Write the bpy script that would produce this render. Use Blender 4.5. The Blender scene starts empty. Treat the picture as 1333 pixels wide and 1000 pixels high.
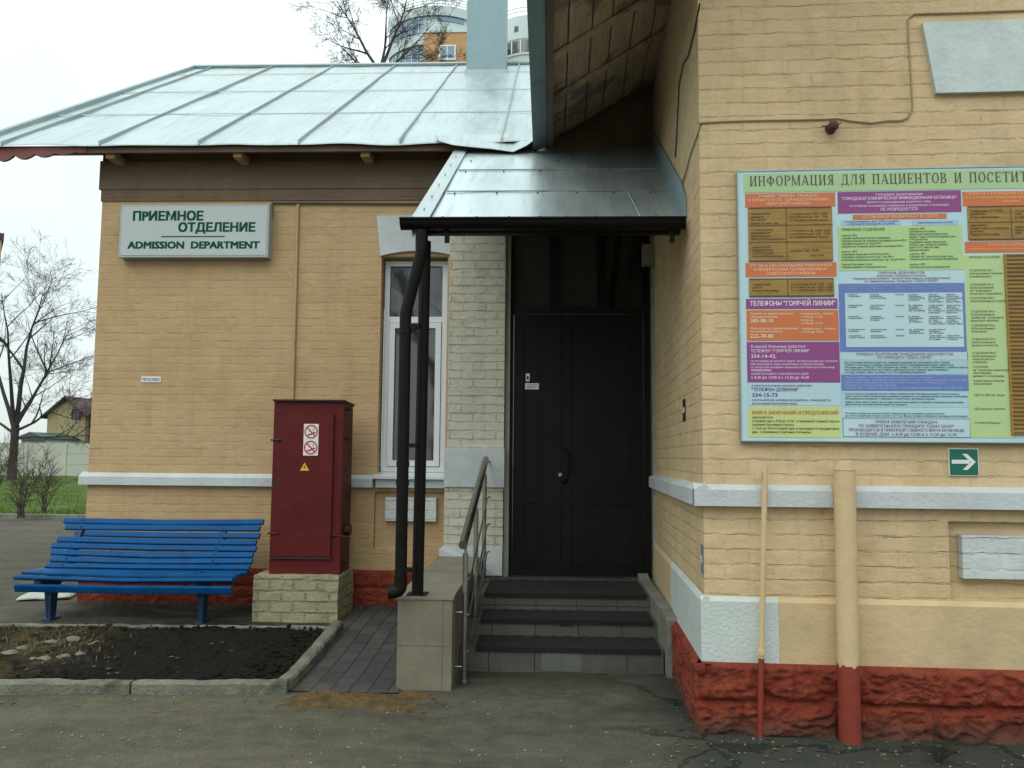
import bpy, bmesh, math, random
import numpy as np
from mathutils import Vector, Matrix, noise
S = bpy.context.scene
COL = S.collection
random.seed(7)
rad = math.radians

# ------------------------------------------------------------------ camera
F_PX, PW, PH = 1080.0, 1333.0, 1000.0
YAW, PITCH, ROLL, HC = rad(2.3), math.atan(94/1080), 0.0085, 1.4
CAM = np.array([0, 0, HC])
FW = np.array([-math.sin(YAW)*math.cos(PITCH), math.cos(YAW)*math.cos(PITCH), math.sin(PITCH)])
_r0 = np.array([math.cos(YAW), math.sin(YAW), 0]); _u0 = np.cross(_r0, FW)
RT = math.cos(ROLL)*_r0+math.sin(ROLL)*_u0
UP = math.cos(ROLL)*_u0-math.sin(ROLL)*_r0
cd = bpy.data.cameras.new('camera'); cam = bpy.data.objects.new('camera', cd); COL.objects.link(cam)
cd.sensor_width = 36; cd.lens = 36*F_PX/PW; cd.clip_end = 2000; cd.clip_start = 0.05
m = Matrix.Identity(4)
for i in range(3):
    m[i][0] = RT[i]; m[i][1] = UP[i]; m[i][2] = -FW[i]; m[i][3] = CAM[i]
cam.matrix_world = m
S.camera = cam

# ------------------------------------------------------------------ world, sun, exposure
SUN_EL, SUN_AZ = rad(50), rad(205)
w = bpy.data.worlds.new('World'); S.world = w; w.use_nodes = True
nt = w.node_tree; nt.nodes.clear()
N = nt.nodes.new; L = nt.links.new
out = N('ShaderNodeOutputWorld'); bg = N('ShaderNodeBackground'); sky = N('ShaderNodeTexSky')
sky.sky_type = 'NISHITA'; sky.sun_disc = False; sky.sun_elevation = SUN_EL; sky.sun_rotation = SUN_AZ
tc = N('ShaderNodeTexCoord'); sep = N('ShaderNodeSeparateXYZ'); L(tc.outputs['Generated'], sep.inputs[0])
grad = N('ShaderNodeMapRange'); grad.inputs[1].default_value = 0.0; grad.inputs[2].default_value = 0.75
grad.inputs[3].default_value = 6.9; grad.inputs[4].default_value = 13.2
L(sep.outputs[2], grad.inputs[0])
cn = N('ShaderNodeTexNoise'); cn.inputs['Scale'].default_value = 2.2; cn.inputs['Detail'].default_value = 5
L(tc.outputs['Generated'], cn.inputs['Vector'])
cr = N('ShaderNodeMapRange'); cr.inputs[1].default_value = .3; cr.inputs[2].default_value = .7
cr.inputs[3].default_value = .88; cr.inputs[4].default_value = 1.12; L(cn.outputs[0], cr.inputs[0])
mu = N('ShaderNodeMath'); mu.operation = 'MULTIPLY'; L(grad.outputs[0], mu.inputs[0]); L(cr.outputs[0], mu.inputs[1])
cc = N('ShaderNodeMix'); cc.data_type = 'RGBA'; cc.blend_type = 'MULTIPLY'; cc.inputs[0].default_value = 1
cc.inputs[6].default_value = (.90, 1.0, .985, 1); L(mu.outputs[0], cc.inputs[7])
mx = N('ShaderNodeMix'); mx.data_type = 'RGBA'; mx.inputs[0].default_value = .82
L(sky.outputs[0], mx.inputs[6]); L(cc.outputs[2], mx.inputs[7])
L(mx.outputs[2], bg.inputs[0]); bg.inputs[1].default_value = .1; L(bg.outputs[0], out.inputs[0])
sd = bpy.data.lights.new('sun', 'SUN'); sd.energy = .6; sd.angle = rad(50); sd.color = (1, .96, .9)
so = bpy.data.objects.new('sun', sd); COL.objects.link(so)
sdir = Vector((math.sin(SUN_AZ)*math.cos(SUN_EL), math.cos(SUN_AZ)*math.cos(SUN_EL), math.sin(SUN_EL)))
so.rotation_euler = sdir.to_track_quat('Z', 'Y').to_euler()
S.view_settings.view_transform = 'Standard'; S.view_settings.look = 'None'
S.view_settings.exposure = 0.42; S.view_settings.gamma = 1
S.cycles.max_bounces = 8; S.cycles.diffuse_bounces = 6; S.cycles.caustics_reflective = False; S.cycles.caustics_refractive = False
try: S.cycles.use_denoising = True
except Exception: pass

# ------------------------------------------------------------------ measuring helpers (pixel of the photo -> point on a known plane)
def ray(px, py): return FW+RT*(px-PW/2)/F_PX+UP*(PH/2-py)/F_PX
def P(px, py, y):
    d = ray(px, py); return Vector(CAM+d*(y/d[1]))
def G(px, py, z=0.0):
    d = ray(px, py); return Vector(CAM+d*((z-HC)/d[2]))
AL = rad(2.2)
RO = np.array([.838, 4.455, 0])                     # corner of the side building
RXv = np.array([math.cos(AL), -math.sin(AL), 0]); RYv = np.array([math.sin(AL), math.cos(AL), 0])
def RP(px, py, v=0.0):                              # point of the plane v of the side building, in its own frame
    d = ray(px, py); p0 = RO+RYv*v
    q = CAM+d*(((p0-CAM)@RYv)/(d@RYv))-RO
    return Vector((q@RXv, q@RYv, q[2]))
def RS(px, py, u=0.0):                              # point of the plane u (side wall), in its own frame
    d = ray(px, py); p0 = RO+RXv*u
    q = CAM+d*(((p0-CAM)@RXv)/(d@RXv))-RO
    return Vector((q@RXv, q@RYv, q[2]))

# ------------------------------------------------------------------ materials
def lin(c): return tuple(((x/255)/12.92 if x/255 <= .04045 else ((x/255+.055)/1.055)**2.4) for x in c)
class NM:
    def __init__(s, name):
        s.m = bpy.data.materials.new(name); s.m.use_nodes = True; s.t = s.m.node_tree
        s.b = s.t.nodes['Principled BSDF']
    def n(s, typ, **kw):
        x = s.t.nodes.new(typ)
        for k, v in kw.items():
            if k.startswith('i'): x.inputs[int(k[1:])].default_value = v
            else: setattr(x, k, v)
        return x
    def l(s, a, b): s.t.links.new(a, b)
    def math(s, op, a, b=None, clamp=False):
        x = s.n('ShaderNodeMath', operation=op, use_clamp=clamp)
        for i, v in enumerate((a, b)):
            if v is None: continue
            if isinstance(v, (int, float)): x.inputs[i].default_value = v
            else: s.l(v, x.inputs[i])
        return x.outputs[0]
    def mix(s, f, a, b, mode='MIX'):
        x = s.n('ShaderNodeMix', data_type='RGBA', blend_type=mode)
        for i, v in ((0, f), (6, a), (7, b)):
            if isinstance(v, (int, float)): x.inputs[i].default_value = v
            elif isinstance(v, tuple): x.inputs[i].default_value = (v+(1,))[:4]
            else: s.l(v, x.inputs[i])
        return x.outputs[2]
    def noise(s, vec, scale, detail=4, rough=.55, dist=0):
        x = s.n('ShaderNodeTexNoise'); x.inputs['Scale'].default_value = scale; x.inputs['Detail'].default_value = detail
        x.inputs['Roughness'].default_value = rough; x.inputs['Distortion'].default_value = dist
        if vec is not None: s.l(vec, x.inputs['Vector'])
        return x
    def ramp(s, v, a, b, lo=0., hi=1.):
        x = s.n('ShaderNodeMapRange', i1=a, i2=b, i3=lo, i4=hi); s.l(v, x.inputs[0]); return x.outputs[0]
    def obj(s): return s.n('ShaderNodeTexCoord').outputs['Object']
    def scale(s, vec, sc):
        x = s.n('ShaderNodeMapping'); x.inputs['Scale'].default_value = sc; s.l(vec, x.inputs['Vector']); return x.outputs[0]
    def bump(s, h, dist, strength=1.):
        x = s.n('ShaderNodeBump'); x.inputs['Distance'].default_value = dist; x.inputs['Strength'].default_value = strength
        s.l(h, x.inputs['Height']); s.l(x.outputs[0], s.b.inputs['Normal'])
    def col(s, v):
        if isinstance(v, tuple): s.b.inputs['Base Color'].default_value = (v+(1,))[:4]
        else: s.l(v, s.b.inputs['Base Color'])
    def rough(s, v):
        if isinstance(v, (int, float)): s.b.inputs['Roughness'].default_value = v
        else: s.l(v, s.b.inputs['Roughness'])

def mat_plain(name, c, rough=.6, metal=0., var=.12, scale=6., bump=.0, bscale=60., dirt=None, dirtamt=.5, spec=None):
    k = NM(name); o = k.obj()
    n = k.noise(o, scale, 5, .6)
    f = k.ramp(n.outputs[0], .3, .7, 1-var, 1+var)
    c2 = k.mix(1., c, f, 'MULTIPLY')
    if dirt:
        d = k.noise(o, scale*.45, 6, .65); c2 = k.mix(k.ramp(d.outputs[0], .45, .72, 0, dirtamt), c2, dirt)
    k.col(c2); k.b.inputs['Metallic'].default_value = metal
    k.rough(k.ramp(n.outputs[0], .3, .7, max(.03, rough-.08), min(1, rough+.08)))
    if spec is not None: k.b.inputs['Specular IOR Level'].default_value = spec
    if bump: k.bump(k.noise(o, bscale, 5, .6).outputs[0], bump)
    return k.m

def wallcoord(k):
    """(along the wall, height) from object coordinates, for walls facing any horizontal way"""
    t = k.n('ShaderNodeTexCoord'); a = k.n('ShaderNodeSeparateXYZ'); b = k.n('ShaderNodeSeparateXYZ')
    k.l(t.outputs['Object'], a.inputs[0]); k.l(t.outputs['Normal'], b.inputs[0])
    ax = k.math('ABSOLUTE', b.outputs[0]); ay = k.math('ABSOLUTE', b.outputs[1])
    side = k.math('GREATER_THAN', ax, ay)
    u = k.n('ShaderNodeMix', data_type='FLOAT'); k.l(side, u.inputs[0]); k.l(a.outputs[0], u.inputs[2]); k.l(a.outputs[1], u.inputs[3])
    c = k.n('ShaderNodeCombineXYZ'); k.l(u.outputs[0], c.inputs[0]); k.l(a.outputs[2], c.inputs[1])
    return c.outputs[0], t.outputs['Object'], a.outputs[2]

def mat_brick(name, c, course=.072, length=.25, mortar=.007, depth=.008, crack=.75, var=.10, wear=None, wearamt=0., smooth=.5, dirty=.35, vert=.4, patch=0., lines=1.):
    k = NM(name); uv, o, z = wallcoord(k)
    dn = k.noise(o, 9, 3, .6); dv = k.n('ShaderNodeVectorMath', operation='SCALE'); k.l(dn.outputs[1], dv.inputs[0]); dv.inputs[3].default_value = .022
    dn2 = k.noise(o, 45, 2, .6); dv2 = k.n('ShaderNodeVectorMath', operation='SCALE'); k.l(dn2.outputs[1], dv2.inputs[0]); dv2.inputs[3].default_value = .007
    ad = k.n('ShaderNodeVectorMath', operation='ADD'); k.l(uv, ad.inputs[0]); k.l(dv.outputs[0], ad.inputs[1])
    ad2 = k.n('ShaderNodeVectorMath', operation='ADD'); k.l(ad.outputs[0], ad2.inputs[0]); k.l(dv2.outputs[0], ad2.inputs[1])
    br = k.n('ShaderNodeTexBrick'); k.l(ad2.outputs[0], br.inputs['Vector'])
    br.inputs['Scale'].default_value = 1; br.inputs['Brick Width'].default_value = length; br.inputs['Row Height'].default_value = course
    br.inputs['Mortar Size'].default_value = mortar; br.inputs['Mortar Smooth'].default_value = smooth
    br.inputs['Color1'].default_value = (.2, .2, .2, 1); br.inputs['Color2'].default_value = (.8, .8, .8, 1); br.inputs['Mortar'].default_value = (.5, .5, .5, 1)
    bh = k.n('ShaderNodeTexBrick'); k.l(ad2.outputs[0], bh.inputs['Vector'])
    bh.inputs['Scale'].default_value = 1; bh.inputs['Brick Width'].default_value = 60; bh.inputs['Row Height'].default_value = course
    bh.inputs['Mortar Size'].default_value = mortar*1.25; bh.inputs['Mortar Smooth'].default_value = .45
    mor = k.math('MAXIMUM', bh.outputs['Fac'], k.math('MULTIPLY', br.outputs['Fac'], vert))
    # thin dark hair lines only at the lower lips of some courses
    br2 = k.n('ShaderNodeTexBrick'); k.l(ad2.outputs[0], br2.inputs['Vector'])
    br2.inputs['Scale'].default_value = 1; br2.inputs['Brick Width'].default_value = length; br2.inputs['Row Height'].default_value = course
    br2.inputs['Mortar Size'].default_value = mortar*.32; br2.inputs['Mortar Smooth'].default_value = .25
    pn = k.noise(k.scale(o, (2.2, 2.2, 7)), 1.3, 6, .7)
    pm = k.noise(k.scale(o, (3.2, 3.2, 11)), 1.6, 3, .6)
    mask = k.math('MULTIPLY', k.ramp(pn.outputs[0], .44, .6, 0, 1), k.ramp(pm.outputs[0], .46, .58, 0, 1))
    br2.inputs['Brick Width'].default_value = 60
    hair = k.math('MULTIPLY', br2.outputs['Fac'], mask)
    big = k.noise(o, 1.1, 5, .6); f = k.ramp(big.outputs[0], .3, .7, 1-var, 1+var)
    base = k.mix(1., c, f, 'MULTIPLY')
    fine = k.noise(o, 60, 4, .7); base = k.mix(1., base, k.ramp(fine.outputs[0], .3, .7, .94, 1.06), 'MULTIPLY')
    brv = k.ramp(br.outputs['Color'], .2, .8, .965, 1.035); base = k.mix(1., base, brv, 'MULTIPLY')
    if patch:
        pt = k.noise(k.scale(o, (1, 1, 1.6)), 1.4, 7, .62, .6)
        base = k.mix(k.ramp(pt.outputs[0], .50, .54, 0, patch*2.2), base, tuple(min(.9, x*(1+patch*1.3)) for x in c[:2])+(c[2]*(1+patch*2.4),))
        pt2 = k.noise(k.scale(o, (2.4, 2.4, 3)), 2.1, 7, .7, .8)
        base = k.mix(k.ramp(pt2.outputs[0], .57, .60, 0, patch*2.6), base, (c[0]*.86, c[1]*.80, c[2]*.72))
        vo = k.n('ShaderNodeTexVoronoi'); vo.inputs['Scale'].default_value = 5.5; k.l(ad2.outputs[0], vo.inputs['Vector'])
        vc = k.n('ShaderNodeSeparateXYZ'); k.l(vo.outputs['Color'], vc.inputs[0])
        chip = k.math('MULTIPLY', k.math('LESS_THAN', vo.outputs[0], k.ramp(vc.outputs[1], 0, 1, .012, .055)), k.math('GREATER_THAN', vc.outputs[0], .80))
        base = k.mix(k.math('MULTIPLY', chip, .7), base, (c[0]*.35, c[1]*.3, c[2]*.28))
    if dirty:
        st = k.noise(k.scale(o, (5, 5, .7)), 1.5, 5, .6)
        base = k.mix(k.ramp(st.outputs[0], .5, .75, 0, dirty), base, tuple(x*.55 for x in c))
    if wear:
        wn = k.noise(o, 7, 6, .7); base = k.mix(k.ramp(wn.outputs[0], .55, .66, 0, wearamt), base, wear)
    base = k.mix(k.math('MULTIPLY', hair, crack), base, tuple(x*.22 for x in c))
    k.col(base); k.rough(.75); k.b.inputs['Specular IOR Level'].default_value = .25
    bulge = k.noise(o, 16, 5, .65); sp = k.noise(o, 120, 3, .7)
    prominence = k.ramp(k.noise(k.scale(o, (4.5, 4.5, 9)), 1.5, 6, .7).outputs[0], .40, .66, .03, 1.)
    h = k.math('SUBTRACT', k.math('MULTIPLY', bulge.outputs[0], .75), k.math('MULTIPLY', k.math('MULTIPLY', mor, lines), prominence))
    h = k.math('ADD', h, k.math('MULTIPLY', sp.outputs[0], .10))
    lump = k.noise(k.scale(o, (1, 1, 2.2)), 7, 4, .55)
    h = k.math('ADD', h, k.math('MULTIPLY', lump.outputs[0], .9))
    k.bump(h, depth)
    return k.m

M = {}
TAN = (.49, .338, .178)
CREAM = (.63, .475, .27)
M['wall_tan'] = mat_brick('tan painted brick', TAN, course=.069, depth=.0065, dirty=.25, vert=.35, patch=.13, lines=.42, smooth=.8)
M['wall_cream'] = mat_brick('cream painted brick', CREAM, course=.078, depth=.008, crack=.9, dirty=.3, vert=.6, patch=.15, lines=.8, smooth=.65)
M['wall_white'] = mat_brick('white painted brick', (.60, .585, .47), course=.074, length=.2, depth=.012, wear=(.40, .38, .29), wearamt=.5, vert=.9)
M['pedestal'] = mat_brick('worn cream brick', (.36, .325, .2), course=.085, length=.19, mortar=.01, depth=.016, crack=.95, wear=(.22, .19, .12), wearamt=.8, vert=1., smooth=.3)
M['smooth_tan'] = mat_plain('tan painted plaster', TAN, .8, var=.08, bump=.006, bscale=40, spec=.2)
M['smooth_cream'] = mat_plain('cream painted plaster', CREAM, .8, var=.08, scale=3, bump=.006, bscale=25, dirt=(.3, .25, .16), dirtamt=.5, spec=.2)
M['pipe_cream'] = mat_plain('cream pipe paint', CREAM, .7, var=.05, scale=9, bump=.003, bscale=40, spec=.25)
M['cornice'] = mat_brick('eave shade brown brick', (.165, .118, .076), course=.069, depth=.006, vert=.3, lines=.4, patch=.12)  # tan brick made dark brown, eave shade put into the colour
M['white_paint'] = mat_plain('white masonry paint', (.54, .58, .585), .7, var=.07, scale=8, bump=.005, bscale=50, dirt=(.36, .38, .36), dirtamt=.35, spec=.25)
M['patch_white'] = mat_plain('fresh white paint patch', (.56, .62, .58), .75, var=.06, scale=5, bump=.006, bscale=60, spec=.2)
M['white_brick'] = mat_brick('white painted brick block', (.60, .64, .62), course=.078, depth=.008, crack=.5)
M['blind_white'] = mat_plain('pale blue painted lintel', (.62, .70, .68), .8, var=.08, scale=7, bump=.005, bscale=30, dirt=(.36, .42, .41), dirtamt=.5, spec=.2)
M['grey_plaster'] = mat_plain('grey green plaster', (.34, .36, .30), .85, var=.15, scale=8, bump=.006, bscale=40)
M['concrete'] = mat_plain('concrete', (.23, .23, .19), .9, var=.2, scale=9, bump=.008, bscale=60, dirt=(.10, .10, .07), dirtamt=.7)
M['kerb'] = mat_plain('mossy kerb concrete', (.20, .20, .155), .9, var=.35, scale=9, bump=.016, bscale=55, dirt=(.06, .062, .038), dirtamt=.95)
M['brown'] = mat_plain('dark brown painted metal', (.007, .006, .005), .5, var=.2, spec=.16)
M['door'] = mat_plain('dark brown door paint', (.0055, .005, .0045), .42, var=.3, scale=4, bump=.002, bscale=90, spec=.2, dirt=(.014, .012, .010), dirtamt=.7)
M['rubber'] = mat_plain('black rubber', (.010, .010, .009), .9, var=.3, scale=30, bump=.004, bscale=160)
M['pvc'] = mat_plain('white window plastic', (.70, .74, .76), .35, var=.03, spec=.3)
M['sill'] = mat_plain('white sill metal', (.66, .70, .72), .4, var=.05)
M['bench'] = mat_plain('glossy blue bench paint', (.001, .072, .22), .5, var=.25, scale=5, bump=.004, bscale=40, dirt=(.012, .085, .21), dirtamt=.6, spec=.14)
M['bench_leg'] = mat_plain('blue cast iron', (.008, .05, .11), .6, var=.25, scale=14, bump=.004, bscale=60)
M['cab'] = mat_plain('dark red cabinet paint', (.105, .010, .010), .55, var=.25, scale=3, bump=.010, bscale=4, dirt=(.06, .010, .009), dirtamt=.6, spec=.22)
M['cab_dark'] = mat_plain('dark rusty red metal', (.032, .007, .007), .6, var=.3, scale=20)
M['steel'] = mat_plain('stainless steel', (.33, .33, .31), .34, metal=1., var=.06)
M['glasswhite'] = mat_plain('sign face plastic', (.46, .51, .51), .35, var=.04, scale=2)
M['green_txt'] = mat_plain('green lettering', (.003, .075, .052), .6, spec=.1)
M['signcase'] = mat_plain('sign case aluminium', (.36, .41, .40), .45, var=.06)
M['pale_txt'] = mat_plain('pale lettering', (.72, .70, .72), .5, var=.02)
M['dark_txt'] = mat_plain('dark lettering', (.035, .04, .05), .5, var=.02)
M['white'] = mat_plain('white vinyl', (.75, .76, .74), .5, var=.04)
M['red_vinyl'] = mat_plain('red vinyl', (.55, .02, .03), .4)
M['yellow_vinyl'] = mat_plain('yellow vinyl', (.75, .5, .03), .4)
M['black'] = mat_plain('black vinyl', (.012, .012, .012), .5)
M['arrow_green'] = mat_plain('safety green vinyl', (.004, .13, .085), .35, var=.05)
M['bark'] = mat_plain('grey bark', (.045, .04, .035), .9, var=.3, scale=6, bump=.02, bscale=20)
M['twig'] = mat_plain('bare twigs', (.05, .042, .036), .9)
M['shrub'] = mat_plain('brown shrub stems', (.07, .05, .04), .9)
M['stone'] = mat_plain('pale limestone', (.19, .175, .13), .9, var=.2, scale=14, bump=.02, bscale=30, dirt=(.16, .14, .09), dirtamt=.7)
M['wood_soffit'] = None

def mat_plinth():
    k = NM('red painted rubble plinth'); o = k.obj()
    n = k.noise(o, 9, 6, .65)
    c = k.mix(k.ramp(n.outputs[0], .35, .68), (.235, .033, .015), (.35, .075, .038))
    d = k.noise(o, 22, 6, .7)
    c = k.mix(k.ramp(d.outputs[0], .52, .70, 0, .75), c, (.085, .032, .026))
    s = k.n('ShaderNodeSeparateXYZ'); k.l(o, s.inputs[0])
    low = k.math('ADD', s.outputs[2], k.math('MULTIPLY', k.noise(o, 14, 5, .7).outputs[0], -.22))
    c = k.mix(k.ramp(low, -.10, .03, .75, 0), c, (.08, .06, .042))
    k.col(c); k.rough(.75); k.b.inputs['Specular IOR Level'].default_value = .3
    k.bump(k.noise(o, 30, 7, .7).outputs[0], .03); return k.m
M['plinth'] = mat_plinth()

def mat_roof(name, c, rough, metal=.75, spots=.2, wav=.6):
    k = NM(name); o = k.obj()
    n = k.noise(k.scale(o, (1.2, .35, .35)), 3, 6, .65)
    f = k.ramp(n.outputs[0], .3, .7, .86, 1.1)
    cc_ = k.mix(1., c, f, 'MULTIPLY')
    st_ = k.noise(k.scale(o, (9, .6, .6)), 2.2, 6, .7); cc_ = k.mix(k.ramp(st_.outputs[0], .52, .72, 0, .5), cc_, (.27, .28, .26))
    ru = k.noise(o, 5, 7, .75); cc_ = k.mix(k.ramp(ru.outputs[0], .66, .74, 0, .5), cc_, (.22, .17, .12))
    sp = k.noise(o, 26, 6, .75); cc_ = k.mix(k.ramp(sp.outputs[0], .6, .75, 0, spots), cc_, (.16, .17, .17))
    k.col(cc_); k.b.inputs['Metallic'].default_value = metal
    k.rough(k.ramp(n.outputs[0], .3, .7, rough-.06, rough+.1))
    w1 = k.noise(o, 1.6, 3, .5); k.bump(w1.outputs[0], .03, wav); return k.m
M['roof'] = mat_roof('galvanised roof sheet', (.50, .58, .585), .42, wav=1.)
M['canopy'] = mat_roof('galvanised canopy sheet', (.62, .72, .73), .31, .62, .10, .22)
M['seam'] = mat_roof('galvanised seam', (.36, .43, .43), .5)
M['chimney'] = mat_roof('galvanised chimney cladding', (.25, .36, .38), .55, .5)
M['fascia'] = mat_roof('galvanised fascia', (.30, .40, .41), .5, .7)

def mat_soffit():
    k = NM('peeling painted soffit boards'); o = k.obj()
    n = k.noise(o, 2.2, 5, .6)
    c = k.mix(k.ramp(n.outputs[0], .5, .56), (.60, .46, .31), (.30, .245, .19))
    g = k.noise(k.scale(o, (14, 1.2, 14)), 3, 5, .6); c = k.mix(1., c, k.ramp(g.outputs[0], .3, .7, .75, 1.15), 'MULTIPLY')
    k.col(c); k.rough(.85); k.bump(g.outputs[0], .004); return k.m
M['wood_soffit'] = mat_soffit()
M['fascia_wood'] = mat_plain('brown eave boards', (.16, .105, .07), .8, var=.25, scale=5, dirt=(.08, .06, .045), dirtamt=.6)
M['pink_board'] = mat_plain('faded red scalloped board', (.20, .075, .07), .8, var=.2)

def mat_ground():
    k = NM('dirty asphalt yard'); o = k.obj(); s = k.n('ShaderNodeSeparateXYZ'); k.l(o, s.inputs[0])
    n1 = k.noise(k.scale(o, (.8, 2.2, 1)), 1.3, 6, .65); n2 = k.noise(o, 7, 6, .7); n3 = k.noise(o, 120, 4, .7)
    asph = k.mix(k.ramp(n2.outputs[0], .3, .7), (.068, .063, .047), (.120, .110, .084))
    sand = k.mix(k.ramp(n2.outputs[0], .3, .7), (.078, .074, .049), (.138, .124, .08))
    left = k.math('ADD', s.outputs[0], k.math('MULTIPLY', n1.outputs[0], 1.6))
    near = k.ramp(s.outputs[1], 4.7, 5.3, 1, .15)
    c = k.mix(k.math('MULTIPLY', k.ramp(left, -.5, .55, 1, 0), near), asph, sand)
    c = k.mix(k.ramp(n1.outputs[0], .55, .75, 0, .65), c, (.05, .048, .034))
    # darker strip of ground between the bed and the wall
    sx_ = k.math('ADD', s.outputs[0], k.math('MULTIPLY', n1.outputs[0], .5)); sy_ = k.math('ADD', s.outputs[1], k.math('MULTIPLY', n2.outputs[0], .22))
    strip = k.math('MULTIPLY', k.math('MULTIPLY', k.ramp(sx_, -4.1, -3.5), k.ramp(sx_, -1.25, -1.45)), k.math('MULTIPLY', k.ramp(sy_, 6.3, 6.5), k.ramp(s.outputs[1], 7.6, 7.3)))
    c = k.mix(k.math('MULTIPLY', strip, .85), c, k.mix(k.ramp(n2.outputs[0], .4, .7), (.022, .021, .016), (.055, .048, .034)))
    foot = k.math('MULTIPLY', k.ramp(k.math('ADD', s.outputs[1], k.math('MULTIPLY', n1.outputs[0], .5)), 5.35, 5.65), k.ramp(s.outputs[0], -.75, -.5))
    c = k.mix(k.math('MULTIPLY', foot, .6), c, (.035, .036, .027))
    pv = k.noise(k.scale(o, (.5, 1.5, 1)), 1.7, 7, .62, .5)
    c = k.mix(k.ramp(pv.outputs[0], .52, .60, 0, .35), c, (.16, .145, .105)); c = k.mix(k.ramp(pv.outputs[0], .44, .36, 0, .5), c, (.045, .043, .032))
    # damp green-black growth at the foot of the side building
    right = k.math('ADD', s.outputs[0], k.math('MULTIPLY', n1.outputs[0], .7))
    wet = k.math('MULTIPLY', k.ramp(right, .85, 1.15), k.ramp(s.outputs[1], 3.1, 3.9))
    c = k.mix(k.math('MULTIPLY', wet, .75), c, (.034, .044, .034))
    # cracks
    v = k.n('ShaderNodeTexVoronoi', feature='DISTANCE_TO_EDGE'); v.inputs['Scale'].default_value = .85
    wv = k.n('ShaderNodeVectorMath', operation='ADD'); sc_ = k.n('ShaderNodeVectorMath', operation='SCALE'); k.l(k.noise(o, 4, 5, .7).outputs[1], sc_.inputs[0]); sc_.inputs[3].default_value = .35
    k.l(o, wv.inputs[0]); k.l(sc_.outputs[0], wv.inputs[1]); k.l(wv.outputs[0], v.inputs['Vector'])
    ck = k.ramp(v.outputs[0], .004, .014, 1, 0)
    ck = k.math('MULTIPLY', ck, k.ramp(s.outputs[0], .2, .8))
    c = k.mix(k.math('MULTIPLY', ck, .6), c, (.015, .017, .013))
    vs = k.n('ShaderNodeTexVoronoi'); vs.inputs['Scale'].default_value = 16; k.l(o, vs.inputs['Vector'])
    vr = k.n('ShaderNodeSeparateXYZ'); k.l(vs.outputs['Color'], vr.inputs[0])
    sz = k.ramp(vr.outputs[1], .0, 1., .02, .16)
    spk = k.math('MULTIPLY', k.math('LESS_THAN', vs.outputs[0], sz), k.math('GREATER_THAN', vr.outputs[0], .92))
    c = k.mix(k.math('MULTIPLY', spk, .4), c, (.27, .26, .21))
    c = k.mix(1., c, k.ramp(n3.outputs[0], .3, .7, .55, 1.45), 'MULTIPLY')
    k.col(c); k.rough(.9); k.b.inputs['Specular IOR Level'].default_value = .25
    h = k.math('ADD', k.math('MULTIPLY', n3.outputs[0], .3), k.math('SUBTRACT', n2.outputs[0], ck)); k.bump(h, .02); return k.m
M['ground'] = mat_ground()
def mat_soil():
    k = NM('black garden soil'); o = k.obj()
    n = k.noise(o, 30, 6, .75); b = k.noise(o, 2.5, 5, .6); s = k.n('ShaderNodeSeparateXYZ'); k.l(o, s.inputs[0])
    c = k.mix(k.ramp(n.outputs[0], .35, .75), (.010, .009, .008), (.035, .03, .025))
    lf = k.math('ADD', s.outputs[0], k.math('MULTIPLY', b.outputs[0], 1.2))
    grs = k.mix(k.ramp(n.outputs[0], .4, .65), (.06, .05, .022), (.13, .10, .05))
    c = k.mix(k.math('MULTIPLY', k.ramp(lf, -2.75, -2.3, 1, 0), k.ramp(k.noise(o, 9, 5, .7).outputs[0], .4, .6)), c, grs)
    k.col(c); k.rough(1.); k.b.inputs['Specular IOR Level'].default_value = .1
    k.bump(n.outputs[0], .035); return k.m
M['soil'] = mat_soil()
M['sand'] = mat_plain('yellow sand', (.145, .095, .044), 1., var=.4, scale=14, bump=.02, bscale=60, dirt=(.075, .06, .035), dirtamt=.9, spec=.1)
M['lawn'] = mat_plain('lawn green', (.085, .14, .03), 1., var=.35, scale=1.2, bump=.05, bscale=20, dirt=(.12, .11, .04), dirtamt=.6, spec=.1)
M['grassblade'] = mat_plain('grass blades', (.09, .16, .03), .9, var=.4, scale=2)
M['drygrass'] = mat_plain('dry grass', (.20, .15, .07), .9, var=.4, scale=8)
def mat_pavers():
    k = NM('dark paving blocks'); o = k.obj()
    rot = k.n('ShaderNodeMapping'); rot.inputs['Rotation'].default_value = (0, 0, rad(90)); k.l(o, rot.inputs['Vector'])
    br = k.n('ShaderNodeTexBrick'); k.l(rot.outputs[0], br.inputs['Vector'])
    br.inputs['Scale'].default_value = 1; br.inputs['Brick Width'].default_value = .22; br.inputs['Row Height'].default_value = .115
    br.inputs['Mortar Size'].default_value = .005; br.inputs['Mortar Smooth'].default_value = .4
    br.inputs['Color1'].default_value = (.036, .040, .038, 1); br.inputs['Color2'].default_value = (.060, .062, .056, 1); br.inputs['Mortar'].default_value = (.02, .02, .016, 1)
    n = k.noise(o, 5, 6, .7); c = k.mix(1., br.outputs[0], k.ramp(n.outputs[0], .3, .7, .7, 1.25), 'MULTIPLY')
    c = k.mix(k.ramp(k.noise(o, 2.6, 6, .7).outputs[0], .58, .75, 0, .6), c, (.13, .09, .045))
    k.col(c); k.rough(.7)
    k.bump(k.math('SUBTRACT', k.math('MULTIPLY', n.outputs[0], .3), br.outputs['Fac']), .008); return k.m
M['pavers'] = mat_pavers()
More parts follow.
